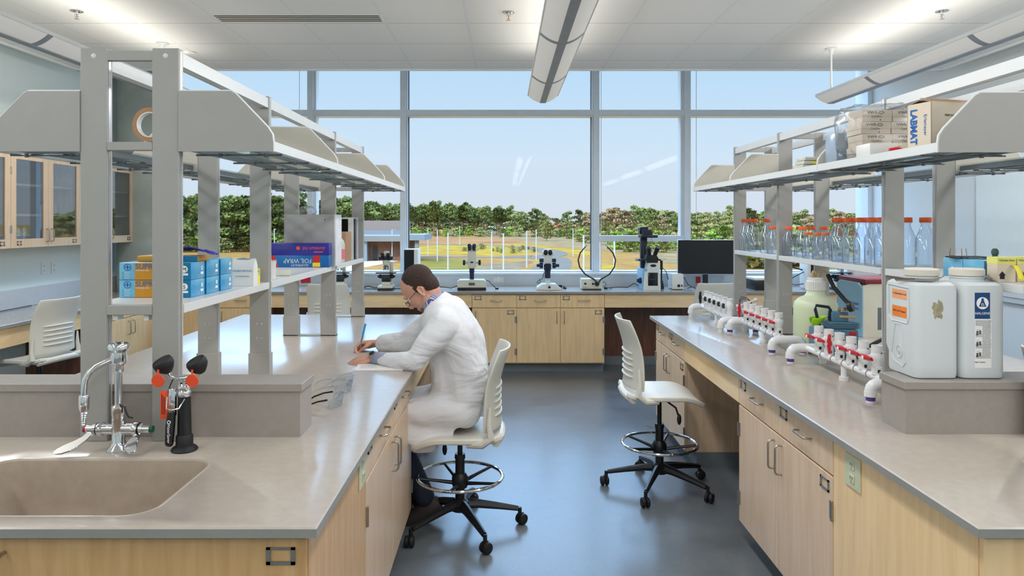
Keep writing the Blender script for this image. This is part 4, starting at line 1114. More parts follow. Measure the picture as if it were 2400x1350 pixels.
for nm in ('a',):
    m = o.modifiers.new('u', 'SUBSURF'); m.levels = m.render_levels = 2
    m = o.modifiers.new('d', 'DISPLACE'); m.texture = tx; m.strength = .03
o = MB(whitep).lathe([(.024, 0), (.026, .004), (.029, .09), (.03, .092), (.027, .092), (.024, .01)], seg=20)
tag(o.build('plastic_cup'), 'small white cup standing on the left shelf beside the foil cartons', 'cup', loc=(-1.215, 3.70, ZL))
o = MB(cream).box(-.035, .035, -.04, .04, 0, .032, bev=.008)
tag(o.build('timer'), 'small cream bench timer lying on the left shelf before the foil cartons', 'timer', loc=(-1.215, 3.93, ZL), rz=.3)
# third bay
def jug(label, loc, m, mcap, h=.27, band=None):
    t = thing('detergent_bottle', label, 'bottle', loc)
    MB(m).lathe([(.045, 0), (.05, .01), (.05, h * .6), (.042, h * .72), (.018, h * .85), (.016, h * .9)], seg=24).build('body', t)
    MB(mcap).lathe([(.02, h * .88), (.02, h), (.012, h * 1.02)], seg=18).build('cap', t)
    if band: MB(band).lathe([(.0505, h * .12), (.0505, h * .45)], seg=24, cap=False).build('label', t)
    return t
milk = mat('milky_plastic', (232, 230, 214), rough=.35, trans=.2)
jug('milky wash bottle with yellow liquid on the far left shelf', (-1.21, 5.02, ZL), milk, whitep, .28, mat('yellow_label', (238, 214, 90), rough=.5))
jug('milky bottle with pink label on the far left shelf', (-1.205, 5.16, ZL), milk, whitep, .22, mat('pink_label', (230, 120, 140), rough=.5))
t, bx_ = carton('cardboard_box', 'brown cardboard box with black printed square on the far left shelf', 'box', (-1.27, 5.42, ZL), (.17, .2, .22), cardboard)
MB(ink).box(-.04, .03, -.1006, -.1, .03, .075).build('printed_square', t)
t = thing('ring_binder', 'tall white and dark blue spiral binder at the window end of the left shelf', 'binder', (-1.19, 5.66, ZL))
MB(whitep).box(-.14, .0, -.04, -.03, 0, .33).box(-.14, .02, .03, .04, 0, .33).build('cover', t)
MB(darknavy).box(-.02, .012, -.03, .03, 0, .32, bev=.006).build('spine', t)
b = MB(whitep)
for i in range(24): b.tube([(.014 + .004 * math.cos(a), .02 * math.cos(a + 1), .012 + i * .0128 + .003 * math.sin(a)) for a in [0, 1, 2, 3]], .0012, 5)
b.build('spiral', t)
t, bx_ = carton('file_box', 'pale grey upright file box behind the cardboard box on the far left shelf', 'box', (-1.34, 5.70, ZL), (.22, .16, .32), fg)
# tape roll standing in the first frame
t = thing('tape_roll', 'big roll of brown kraft tape standing on the upper cross rail of the left shelving', 'tape', (-1.262, 2.545, 1.975))
r0, r1, w = .061, .045, .012
MB(tapebrown).lathe([(r1, -w), (r0, -w), (r0, w), (r1, w), (r1, -w)], (0, 0, r0), 48, ax=(0, 1, 0), cap=False).build('tape', t)
MB(whitep).lathe([(r1 - .003, -w - .0005), (r1, -w - .0005), (r1, w + .0005), (r1 - .003, w + .0005), (r1 - .003, -w - .0005)], (0, 0, r0), 48, ax=(0, 1, 0), cap=False).build('core', t)

# ================================================================ RIGHT SHELF CONTENT: bottles
def bottle_proto(r, h):
    """returns (glass mesh, cap mesh) of a laboratory bottle of total height h"""
    neck = r * .46 if r > .03 else r * .52
    hs = h * .56
    prof = [(r * .9, 0), (r, .006), (r, hs), (r * .96, hs + .006), (neck * 1.1, h * .80), (neck, h * .83), (neck, h * .87), (neck * 1.12, h * .875), (neck * 1.12, h * .89), (neck, h * .9)]
    b = MB(bglass).lathe(prof, seg=28, cap=False)
    inn = [(max(.001, a - .0025), max(z, .006)) for a, z in prof]
    b.lathe([(.001, .003), (r * .9, .0)], seg=28, cap=False); b.lathe([(.001, .008), (inn[0][0], .007)] + inn[1:], seg=28, cap=False)
    return b
def bottle(label, x, y, z, r, h, group=None):
    key = (r, h)
    t = thing('glass_bottle', label, 'bottle', (x, y, z), random.uniform(-.5, .5), group)
    if key not in BP:
        g = bottle_proto(r, h).build('vessel', t)
        neck = (r * .46 if r > .03 else r * .52) * 1.32
        c = MB(orange).lathe([(neck, h * .895), (neck * 1.03, h * .90), (neck * 1.03, h * .985), (neck * .95, h)], seg=30)
        c = c.build('screw_cap', t)
        gr = MB(inkwhite)
        for k in range(6): gr.box(-.008, .008 - .006 * (k % 2), -r - .0004, -r + .0006, h * .12 + k * h * .065, h * .125 + k * h * .065)
        gr.box(r * .2, r * .62, -r * .93, -r * .92, h * .2, h * .3)
        gr = gr.build('graduation', t)
        BP[key] = (g, c, gr)
    else:
        for o in BP[key]:
            c = o.copy(); C.objects.link(c); c.parent = t
BP = {}
L1, M1, S1 = (.047, .255), (.042, .2), (.035, .166)
spots = [
 (1.95, 5.77, L1, 'tall orange capped bottle at the window end of the right shelf, leftmost of three'),
 (1.95, 5.665, L1, 'tall orange capped bottle at the window end of the right shelf, second of three'),
 (1.95, 5.56, L1, 'tall orange capped bottle at the window end of the right shelf, third of three'),
 (1.95, 5.295, L1, 'tall orange capped bottle standing alone between the window end uprights'),
 (1.945, 5.16, M1, 'medium orange capped bottle just window side of the slotted upright, partly hidden'),
 (1.94, 4.86, M1, 'medium orange capped bottle just camera side of the far slotted upright'),
 (2.03, 4.89, M1, 'medium orange capped bottle half hidden behind the first one past the upright'),
 (1.955, 4.67, M1, 'medium orange capped bottle standing left of the two small front ones'),
 (2.065, 4.79, M1, 'medium orange capped bottle behind the small front ones, left of its twin'),
 (1.93, 4.53, S1, 'small orange capped bottle at the shelf edge, the left of two'),
 (1.93, 4.385, S1, 'small orange capped bottle at the shelf edge, the right of two'),
 (2.01, 4.44, S1, 'small orange capped bottle tucked behind the right one of the front pair'),
 (2.09, 4.66, M1, 'medium orange capped bottle at the back, seen above the small ones'),
 (2.13, 4.56, M1, 'medium orange capped bottle at the back edge, right of its twin'),
 (2.06, 4.36, S1, 'small orange capped bottle glimpsed through the first large bottle'),
 (2.14, 4.36, S1, 'small orange capped bottle glimpsed through the second large bottle'),
 (1.985, 4.25, L1, 'large orange capped bottle, first of the close group seen from the left'),
 (1.95, 4.14, L1, 'large orange capped bottle, second of the close group seen from the left'),
 (1.95, 4.01, L1, 'large orange capped bottle, third of the close group seen from the left'),
 (1.95, 3.88, L1, 'large orange capped bottle, fourth of the close group seen from the left'),
 (1.95, 3.76, L1, 'large orange capped bottle, fifth of the close group by the slotted upright'),
 (1.95, 3.66, L1, 'large orange capped bottle cut off by the near slotted upright'),
 (2.095, 3.715, L1, 'large orange capped bottle between the near uprights, the left one'),
 (2.196, 3.715, L1, 'large orange capped bottle between the near uprights, the right one'),
]
for x, y, (r, h), lab in spots: bottle(lab, x, y, ZR, r, h)

# glove cartons and tape cartons at the near end of the right shelf
for i, (y, let) in enumerate(((3.025, 'S'), (2.892, 'L'))):
    w, d, h = .25, .13, .078
    t = thing('glove_box', ['blue glove carton marked S on the right shelf', 'blue glove carton marked L on the right shelf, nearest the camera'][i], 'glove box', (2.027, y, ZR))
    MB(blue_box, blue_dark).box(-w / 2, w / 2, -d / 2, d / 2, 0, h, bev=.003).build('box', t)
    MB(mat('slate_blue_carton', (70, 128, 160), rough=.4)).box(-w / 2 + .002, w / 2 - .002, -d / 2 - .0006, -d / 2, .002, h - .002).build('end_panel', t)
    MB(inkwhite).lathe([(.012, 0), (.011, .0006)], (-w / 2, .0, .03), 14, ax=(-1, 0, 0)).build('size_mark', t)
    text(let, t, (-w / 2 - .001, .0, .03), .016, inkblue, rot=(R(90), 0, R(-90)))
    r = MB(inkgrey); r.tube([(-w / 2 + .026 + .016 * math.cos(a), -d / 2 - .001, .05 + .016 * math.sin(a)) for a in [2 * PI * q / 20 for q in range(20)]], .001, 5, closed=True).box(-w / 2 + .014, -w / 2 + .038, -d / 2 - .0014, -d / 2 - .0006, .048, .052).box(-w / 2 + .024, -w / 2 + .028, -d / 2 - .0014, -d / 2 - .0006, .038, .062)
    r.build('cross_emblem', t)
for i, (x, y) in enumerate(((1.928, 2.765), (2.008, 2.77))):
    tapebox(['yellow and white label tape carton on the right shelf beside the blue glove cartons', 'yellow and white label tape carton at the right edge of the picture'][i], (x, y, ZR), 0, .095)
t = thing('marker_pen_lid', 'dark green rubber bulb standing on the blue glove cartons', 'bulb', (1.99, 2.89, ZR + .0785))
MB(mat('dark_green_rubber', (60, 78, 66), rough=.6)).lathe([(.010, 0), (.010, .02), (.013, .022), (.013, .036), (.007, .045)], seg=18).build('bulb', t)
for i in range(4):
    o = MB(nickel).tube([(0, 0, 0), (.002, -.004, .02), (.004, -.006, .04)], [(.004, .002)] * 3, 6)
    tag(o.build('forceps'), 'small metal forceps end sticking up from the blue glove cartons', 'forceps', 'metal tools on the glove cartons', loc=(1.915 + i * .014, 3.07 - i * .02, ZR + .0785), rz=i)
o = MB(blackp).grid(lambda u, v: (.05 * (u - .5) * 2, .1 * (v - .5) * 2, .003 + .004 * noise.noise(Vector((u * 5, v * 5, 0)))), 10, 14).build('black_sleeve')
o.modifiers.new('t', 'SOLIDIFY').thickness = .003
tag(o, 'limp black tool pouch lying on the blue glove cartons', 'pouch', loc=(1.965, 2.975, ZR + .0835), rz=.9)

# upper shelf: boxes
ZU = 1.9765
cryo = []
for col in range(2):
    for row in range(4):
        x = 1.665 + col * .137 + (.006 if row % 2 else 0); y = 3.26; z = ZU + row * .0545
        pos = ['left', 'right'][col] + ' column, ' + ['bottom', 'second from the bottom', 'third from the bottom', 'top'][row]
        t = thing('cryo_storage_box', 'cream freezer box in the bagged stack, ' + pos, 'box', (x, y, z))
        MB(cardw).box(-.066, .066, -.066, .066, 0, .032).box(-.0675, .0675, -.0675, .0675, .022, .053, bev=.001).build('box', t)
        text('VWR', t, (-.022, -.0682, .040), .017, ink, sx=1.2)
        text('CryoPro', t, (-.004, -.0682, .022), .013, inkgrey)
        e = MB(ink); e.tube([(.018 + .012 * math.cos(a), -.0682, .04 + .005 * math.sin(a)) for a in [2 * PI * q / 14 for q in range(14)]], .0012, 5, closed=True).box(.012, .016, -.0684, -.0676, .004, .010); e.build('emblem', t)
for i, x in enumerate((1.60, 1.735)):
    t = thing('cryo_storage_box', ['low white lidded box in front of the bagged stack, left one', 'cream freezer box in front of the bagged stack, next to the red clip'][i], 'box', (x + .02, 3.10, ZU))
    MB(whitep if i == 0 else cardw).box(-.06, .06, -.06, .06, 0, .05, bev=.001).build('box', t)
    if i: text('VWR', t, (-.015, -.061, .034), .015, ink); text('CryoPro', t, (0, -.061, .018), .012, inkgrey)
b = MB(film); b.ball((0, 0, 0), 1, 48)
o = b.build('plastic_bag', smooth=180)
for v in o.data.vertices:
    p = v.co; k = 4
    q = Vector([math.copysign(abs(c) ** .5, c) for c in p])
    n_ = noise.noise(p * 3.5) * .5 + abs(noise.noise(p * 7)) * .4
    q = q * (1 + n_ * .25)
    v.co = Vector((q.x * .150 - .01 - .02 * (q.x < -.5) , q.y * .092, .118 + q.z * .117))
tag(o, 'loose clear plastic bag wrapped around the stack of freezer boxes', 'bag', loc=(1.715, 3.262, ZU + .0085))
t = thing('cardboard_carton', 'white LABMAT carton with torn open top on the right upper shelf', 'box', (1.736, 2.808, ZU), R(15))
w, d, h = .25, .115, .175
b = MB(cardw, cardboard)
b.box(-w / 2, w / 2, -d / 2, d / 2, 0, .003, cardboard).box(-w / 2, -w / 2 + .003, -d / 2, d / 2, 0, h, cardw).box(w / 2 - .003, w / 2, -d / 2, d / 2, 0, h, cardw).box(-w / 2, w / 2, d / 2 - .003, d / 2, 0, h, cardw).box(-w / 2, w / 2, -d / 2, -d / 2 + .003, 0, h, cardw)
b.build('box', t)
MB(cardboard).prism([(-d / 2, h), (-d / 2 + .05, h + .02), (-d / 2 + .052, h + .018), (-d / 2 + .003, h - .002)], 'x', -w / 2, w / 2).prism([(d / 2, h), (d / 2 - .055, h + .012), (d / 2 - .055, h + .009), (d / 2 - .003, h - .002)], 'x', -w / 2, w / 2).build('flap', t)
lm = text('LABMAT', t, (-w / 2 - .001, .026, h / 2 - .002), .043, inkblue, rot=(R(90), R(90), R(-90)), sx=.85, ext=.0004)
lm.data.offset = .0016
text('Erlemeyer', t, (-w / 2 - .001, -.03, h / 2), .02, inkblue, rot=(R(90), R(90), R(-90)))
text('Cat. No. 24675-0000', t, (-.01, -d / 2 - .001, h - .05), .012, ink, rot=(R(90), R(180), 0))
MB(inkblue).prism([(.02, h - .02), (.09, h - .02), (.07, h - .035), (.04, h - .032)], 'y', -d / 2 - .0006, -d / 2).build('printed_swoosh', t)
o = MB(redp).tube([(0, 0, .008), (.03, -.005, .012), (.06, 0, .009), (.1, .01, .008)], [(.012, .008), (.014, .010), (.01, .008), (.006, .006)], 10)
tag(o.build('clip_opener'), 'red plastic clip lying in front of the freezer boxes', 'clip', loc=(1.60, 2.96, ZU + .001), rz=.0)
t = thing('rack_tray', 'stack of three white tube trays with a yellow sticker on the right upper shelf', 'tray', (1.64, 3.86, ZU), .1)
for i in range(3): MB(milk).box(-.05 + i * .006, .06, -.05, .05, .001 + i * .021, .019 + i * .021, bev=.002).build('tray', t)
MB(yellow).box(.0, .035, -.052, -.0505, .024, .038).build('sticker', t)
t, bx_ = carton('plastic_tub', 'clear blue tinted tub behind the bagged stack on the right upper shelf', 'box', (1.70, 3.47, ZU), (.22, .12, .14), mat('pale_blue_plastic', (190, 210, 232), rough=.2, trans=.3))
# ================================================================ RIGHT BENCH
CT = .9105
def pvc_rack(label, X, ys, y0, y1, hm, first_up, feet, collar):
    """white pipe manifold with a row of ball valves"""
    t = thing('pipe_manifold', label, 'pipe manifold', (X, 0, CT))
    zp = .085; r = .0175
    MB(pvc).cyl((0, y0, zp), (0, y1, zp), r, seg=20).build('main_pipe', t)
    rg = MB(collar)
    for y in ys: rg.cyl((0, y - .055, zp), (0, y - .050, zp), r + .0012, seg=20)
    rg.build('glue_joint', t)
    for y in (y0, y1):
        for s in (-1, 1):
            o = MB(pvc); rr = .024
            pts = [(s * .0, y, zp), (s * .045, y, zp)] + [(s * (.045 + .045 * math.sin(a)), y, zp - .03 * (1 - math.cos(a)) ) for a in (.4, .8, 1.2, 1.57)] + [(s * .09, y, .03)]
            o.tube(pts, rr, 16); o.lathe([(rr + .002, .028), (rr + .002, .05)], (s * .09, y, 0), 20)
            o.cyl((s * .09, y, 0), (s * .09, y, .03), r + .001, seg=18)
            o = o.build('elbow_foot', t)
            if s in feet: MB(pvc_ring).cyl((s * .09, y, .010), (s * .09, y, .028), r + .0018, seg=18).build('primer_band', o)
    my = (y0 + y1) / 2
    MB(pvc).cyl((-.0, my, zp), (0, my, .0), .014, seg=14).lathe([(.022, 0), (.022, .02)], (0, my, 0), 16).build('middle_foot', t)
    for i, y in enumerate(ys):
        tl = hm is blackp
        v = MB(pvc)
        zz = zp + .01
        prof = [(.016, 0), (.0225, .002), (.0225, .036), (.0195, .038), (.0195, .044), (.024, .056), (.027, .07), (.027, .088), (.023, .098), (.0215, .104), (.0215, .112), (.019, .115)]
        top = .195 if not tl else .225
        prof += [(.019, .13 if not tl else .12), (.0235, .132 if not tl else .122), (.0235, top - zz), (.020, top - zz), (.019, top - zz - .01), (.001, top - zz - .011)]
        v.lathe(prof, (0, y, zz), 22, cap=False)
        v.cyl((-.022, y, zz + .079), (-.04, y, zz + .079), .011, seg=14)
        v = v.build('ball_valve', t)
        h = MB(hm)
        if i == first_up:
            h.tube([(-.05, y, zz + .030), (-.052, y, zz + .06), (-.054, y, zz + .079), (-.052, y, zz + .1), (-.05, y, zz + .125)], [(.012, .006), (.016, .008), (.013, .012), (.016, .008), (.012, .006)], 12)
        elif tl:
            for k in range(4):
                a = PI / 4 + k * PI / 2; h.ball((-.045, y + .013 * math.cos(a), zz + .079 + .013 * math.sin(a)), (.008, .01, .01), 10)
            h.ball((-.047, y, zz + .079), (.01, .012, .012), 12)
        else:
            h.tube([(-.047, y - .045, zz + .077), (-.050, y - .02, zz + .079), (-.052, y, zz + .079), (-.050, y + .02, zz + .079), (-.047, y + .045, zz + .077)], [(.006, .01), (.008, .015), (.012, .012), (.008, .015), (.006, .010)], 12)
        h = h.build('handle', v)
        if not tl:
            MB(inkwhite).cyl((-.064, y, zz + .079), (-.0655, y, zz + .079), .008, seg=14).build('handle_cap', h)
            MB(ink).box(-.008, .004, y - .0235, y - .0225, zz + .012, zz + .026).cyl((.008, y - .0245, zz + .1), (.008, y - .0235, zz + .1), .003, seg=8).build('print', v)
    return t
step = lambda a, b_, n: [a + (b_ - a) * i / (n - 1) for i in range(n)]
pvc_rack('white pipe manifold with red valve handles, nearest the camera', 1.668, step(3.78, 3.19, 6), 3.93, 3.07, redp, 2, (-1,), primer_red)
pvc_rack('white pipe manifold with red valve handles, middle one of three', 1.668, step(4.90, 4.33, 6), 4.985, 4.20, redp, 0, (-1, 1), primer_red)
pvc_rack('white pipe manifold with black valve knobs, farthest from the camera', 1.625, step(5.72, 5.14, 6), 5.86, 5.05, blackp, 0, (), mat('grey_joint', (150, 150, 160)))

# white jugs on the ledge
def jug_body(w, d, h, notch):
    b = MB(hdpe); hw, hd = w / 2, d / 2
    def loop(z, sx, sy, r, shift=0):
        pts = []
        for cx, cy, a in ((hw * sx - r, hd * sy - r, 0), (-hw * sx + r, hd * sy - r, 90), (-hw * sx + r, -hd * sy + r, 180), (hw * sx - r, -hd * sy + r, 270)):
            for i in range(6):
                q = R(a + 90 * i / 5); pts.append(b.v((cx + r * math.cos(q), cy + r * math.sin(q) + (shift if cy > 0 else 0), z)))
        return pts
    L = [loop(0, .9, .9, .02, notch), loop(.004, .97, .97, .025, notch), loop(.016, 1, 1, .028, notch), loop(.05, 1, 1, .028, notch), loop(.075, 1, 1, .028, notch), loop(.10, 1, 1, .028), loop(h - .03, 1, 1, .028), loop(h - .01, .97, .97, .03), loop(h, .85, .85, .03)]
    for a, c in zip(L, L[1:]): b.bridge(a, c, 0)
    b.f(L[0]); b.f(L[-1])
    return b
def carboy(label, x, y, w, d, hy, rz, front):
    t = thing('plastic_jug', label, 'jug', (x, y, 1.1045), rz)
    h = .358
    jug_body(w, d, h, -.02).build('body', t)
    MB(hdpe).lathe([(.058, h - .004), (.058, h + .012), (.061, h + .013), (.061, h + .018), (.055, h + .019), (.055, h + .03)], (0, -.01, 0), 32).build('neck', t)
    MB(hdpe_cap).lathe([(.057, h + .021), (.060, h + .022), (.060, h + .044), (.057, h + .048), (.03, h + .048), (.001, h + .05)], (0, -.01, 0), 36, cap=False).build('cap', t)
    a0 = 1 if front == 'plain' else -1
    hnd = MB(nickel)
    if front == 'plain':
        hnd.tube([(-.095, -.0, h + .004), (-.06, -.075, h + .008), (-.01, -.088, h + .004), (.02, -.078, h + .010), (.05, -.062, h + .022), (.062, -.045, h + .020)], [(.003, .009), (.003, .010), (.003, .009), (.003, .007), (.003, .007), (.003, .006)], 8)
    else:
        hnd.tube([(.02, -.082, h + .018), (.03, -.085, h + .026), (.045, -.07, h + .016), (.075, -.035, h + .01), (.1, .02, h + .004)], [(.003, .006), (.003, .007), (.003, .007), (.003, .009), (.003, .01)], 8)
    hnd.tube([(.058 * math.cos(a), -.01 + .058 * math.sin(a), h + .0155) for a in [2 * PI * i / 32 for i in range(32)]], .0025, 6, closed=True)
    hnd.build('wire_handle', t)
    return t, h
jw, jd = .165, .225
t, h = carboy('frosted plastic jug with orange notes and a brown stain, on the right ledge', 1.612, 2.763, jw, jd, 0, 0, 'plain')
st = mat('brown_residue', (168, 158, 130), rough=.8, var=.2, scale=60)
b = MB(st)
random.seed(5)
pl = []
for i in range(22):
    a = 2 * PI * i / 22; r_ = 1 + random.uniform(-.35, .25)
    pl.append((.0 + .020 * math.cos(a) * r_, .255 + .035 * math.sin(a) * r_))
b.prism(pl, 'y', -jd / 2 - .0008, -jd / 2 + .001)
b.build('stain', t)
on = mat('orange_note', (244, 168, 110), rough=.6)
for z, hh, s in ((.288, .036, '1:1 Hydrochloric Acid'), (.218, .042, 'Nitric Acid  Reagent')):
    o = MB(on if z > .25 else mat('orange_tape', (240, 132, 40), rough=.6)).box(-jw / 2 - .001, -jw / 2 + .001, -.055, .045, z, z + hh).build('note', t)
    text(s, o, (-jw / 2 - .0015, -.005, z + hh * .55), .0105, mat('pen_ink', (110, 60, 110)), rot=(R(90), 0, R(-90)))
b = MB(hdpe)
xx = -jw / 2 - .001
b.tube([(xx, -.03, .03), (xx, .03, .045), (xx, .05, .07), (xx, .025, .19), (xx, -.02, .19), (xx, -.05, .05), (xx, -.03, .03)], .0022, 6)
b.tube([(xx, -.07, .335), (xx, .07, .34), (xx, .07, .22), (xx, .045, .20), (xx, -.06, .20), (xx, -.075, .23), (xx, -.07, .335)], .0028, 6)
b.tube([(xx, -.005 + .02 * math.cos(a), .085 + .024 * math.sin(a)) for a in [2 * PI * i / 18 for i in range(18)]], .0018, 6, closed=True)
b.build('moulded_relief', t)
text('n', t, (xx, -.005, .085), .03, hdpe, rot=(R(90), 0, R(-90)), ext=.0015)
t, h = carboy('frosted plastic jug with a blue and white printed label, on the right ledge', 1.786, 2.763, jw, jd, 0, 0, 'label')
y_ = -jd / 2 - .0012
lb = MB(nalblue).box(-.036, .020, y_, -jd / 2 + .001, .225, .322).build('blue_label', t)
text('NALGENE', lb, (-.008, y_ - .0005, .245), .0125, inkwhite)
b = MB(inkwhite).lathe([(.0225, 0), (.0225, .0005)], (-.008, y_, .283), 32, ax=(0, -1, 0)); b.build('round_logo', lb)
b = MB(nalblue).prism([(-.0125, .301), (-.0035, .301), (-.0035, .293), (.006, .270), (-.022, .270), (-.0125, .293)], 'y', y_ - .0008, y_ - .0004); b.build('flask_mark', lb)
text('n', lb, (-.008, y_ - .0014, .279), .024, inkwhite)
lb = MB(paper).box(-.036, .026, y_ + .0002, -jd / 2 + .001, .042, .2245).build('instruction_label', t)
b = MB(inkgrey)
random.seed(11)
for k in range(34):
    z = .217 - k * .0042
    x = -.033
    if 4 < k < 12 or 14 < k < 21 or 24 < k < 31: x = -.008
    while x < .021:
        w = random.uniform(.002, .008)
        b.box(x, min(x + w, .0235), y_ - .0001, y_ + .0001, z, z + .0017); x += w + .0012
for z in (.176, .135, .094):
    b.box(-.031, -.023, y_ - .0001, y_ + .0001, z - .012, z + .004).box(-.021, -.013, y_ - .0001, y_ + .0001, z - .008, z + .006).box(-.03, -.02, y_ - .0001, y_ + .0001, z + .008, z + .009)
b.build('fine_print', lb)
text('Nalge Company', lb, (-.018, y_ - .0003, .064), .0062, ink)

# yellow-green carboy, vacuum pump, sealing machine, electrode stand
t = thing('carboy', 'round shouldered carboy with pale green liquid and a white ribbed cap', 'carboy', (1.935, 4.43, CT))
MB(hdpe_y).lathe([(.11, 0), (.127, .008), (.13, .03), (.13, .25), (.124, .28), (.10, .305), (.066, .32), (.055, .335), (.05, .36)], seg=40).build('body', t)
c = MB(whitep).lathe([(.056, .355), (.056, .41), (.050, .418), (.05, .428), (.042, .434)], seg=40)
for i in range(28):
    a = 2 * PI * i / 28; c.box(0, 0, 0, 0, 0, 0) if False else c.cyl((.056 * math.cos(a), .056 * math.sin(a), .357), (.056 * math.cos(a), .056 * math.sin(a), .409), .003, seg=6)
c.build('cap', t)
amber = mat('amber_tubing', (196, 170, 120), rough=.3)
MB(amber, blackp).tube([(-.018, 0, .43), (-.02, 0, .455), (-.012, 0, .472), (-.002, 0, .468), (.0, -.0, .455)], .009, 10).tube([(.02, 0, .43), (.018, 0, .455), (.03, -.005, .476), (.05, -.02, .47), (.065, -.035, .45)], .008, 10).build('hose_barb', t)
MB(blackr).tube([(.062, -.03, .455), (.085, -.06, .38), (.115, -.14, .31), (.125, -.22, .27)], .0125, 12).build('hose', t)
t = thing('vacuum_pump', 'grey blue vacuum pump with a black carrying handle and vented front', 'pump', (1.89, 4.13, CT), R(-4))
vent = MB(gblue).box(-.09, .13, -.075, .10, .015, .165, bev=.01).box(-.02, .14, -.05, .08, .165, .205, bev=.006)
for k in range(3): vent.box(-.025, .145, -.055, .085, .170 + k * .012, .176 + k * .012)
vent.box(-.0, .09, -.03, .05, .205, .26, bev=.004).build('casing', t)
g = MB(sealb, blackp).box(-.085, .03, -.080, -.074, .02, .155, bev=.004)
for k in range(9):
    for c2 in range(3): g.box(-.078 + c2 * .034, -.05 + c2 * .034, -.082, -.0795, .028 + k * .013, .034 + k * .013, blackp)
g.build('vent_grille', t)
MB(darknavy).tube([(-.06, 0, .168), (-.07, 0, .21), (-.085, 0, .27), (-.08, 0, .295), (-.01, 0, .285), (.0, 0, .27), (-.005, 0, .22), (.01, 0, .19)], .009, 10).build('carrying_handle', t)
MB(blackp).lathe([(.028, 0), (.03, .006), (.03, .022), (.026, .026)], (.085, -.04, .29), 24, ax=(.6, -.5, .3)).build('gauge', t)
MB(nickel, amber).cyl((.04, -.03, .235), (.12, -.05, .235), .008, seg=12, m=amber).cyl((.055, -.035, .262), (.055, -.035, .29), .016, seg=14).cyl((.03, -.03, .275), (.09, -.04, .28), .010, seg=12).build('fitting', t)
MB(redp).box(.075, .115, -.078, -.074, .135, .155, bev=.002).build('switch', t)
MB(blackr).tube([(.13, .0, .06), (.19, -.01, .05), (.25, .0, .08), (.31, .03, .10), (.38, .04, .11)], .011, 10).build('power_hose', t)
MB(blackr).cyl((-.08, -.06, 0), (-.08, -.06, .016), .012, seg=10).cyl((.12, -.06, 0), (.12, -.06, .016), .012, seg=10).cyl((-.08, .09, 0), (-.08, .09, .016), .012, seg=10).cyl((.12, .09, 0), (.12, .09, .016), .012, seg=10).build('rubber_foot', t)
t = thing('funnel_scoop', 'lime green plastic scoop resting on the vented pump', 'scoop', (1.83, 4.14, CT + .168), .2)
def scf(u, v):
    return (-.055 + .11 * v, (u - .5) * .07 * math.sin(PI * (.15 + .75 * v)), .055 - .05 * math.sin(PI * u) * math.sin(PI * min(1, .2 + v)) + .012 * v)
o = MB(lime).grid(scf, 14, 14).build('bowl', t); o.modifiers.new('t', 'SOLIDIFY').thickness = .003
t = thing('heat_sealer', 'pale blue and cream bench sealer with a dark red lid behind the pump', 'machine', (2.62, 4.98, CT))
b = MB(cream, sealb); b.prism([(-.20, 0), (.26, 0), (.26, .36), (-.16, .36), (-.20, .345)], 'y', -.17, .19, cream); b.build('housing', t)
MB(sealb).prism([(-.175, .001), (.193, .001), (.193, .34), (.15, .365), (-.12, .365), (-.175, .33)], 'x', -.206, -.199).build('side_panel', t)
MB(mat('dark_red_enamel', (136, 30, 44), rough=.4)).box(-.19, .27, -.18, .2, .362, .392, bev=.004).build('lid', t)
MB(mat('red_keypad', (150, 60, 70), rough=.5)).box(-.16, .24, -.15, .17, .392, .394).build('keypad', t)
text('Tray Sealer', t, (-.207, -.06, .22), .032, inkblue, rot=(R(90), 0, R(-90)))
text('Model 25', t, (-.207, -.09, .185), .018, inkblue, rot=(R(90), 0, R(-90)))
MB(alu_dark).box(-.1, .1, -.1705, -.17, .05, .2, bev=.0).build('access_door', t)
t = thing('electrode_stand', 'white jointed electrode arm holding glass probes in tubes behind the far manifold', 'stand', (1.80, 5.28, CT))
MB(whitep).box(-.02, .1, -.05, .05, 0, .02, bev=.004).build('base', t)
MB(whitep).cyl((.07, 0, .02), (.065, 0, .20), .010, seg=12).cyl((.065, .014, .20), (-.05, .014, .155), .006, seg=10).cyl((.065, -.014, .205), (-.05, -.014, .165), .006, seg=10).box(-.075, -.045, -.03, .03, .145, .165, bev=.003).ball((.065, 0, .2), .016, 12).build('arm', t)
MB(bglass).cyl((-.062, -.015, .03), (-.062, -.015, .145), .008, seg=12).cyl((-.062, .015, .03), (-.062, .015, .145), .008, seg=12).build('probe_tube', t)
MB(amber).cyl((-.062, -.015, .035), (-.062, -.015, .075), .005, seg=10).build('probe_tip', t)
MB(darknavy).tube([(-.062, -.015, .165), (-.062, -.015, .20), (-.04, 0, .225), (0, 0, .215), (.04, 0, .16), (.07, .03, .10)], .0028, 6).tube([(-.055, .015, .165), (-.05, .015, .19), (-.03, 0, .21), (.02, .02, .2), (.06, .03, .15)], .0028, 6).build('probe_cable', t)

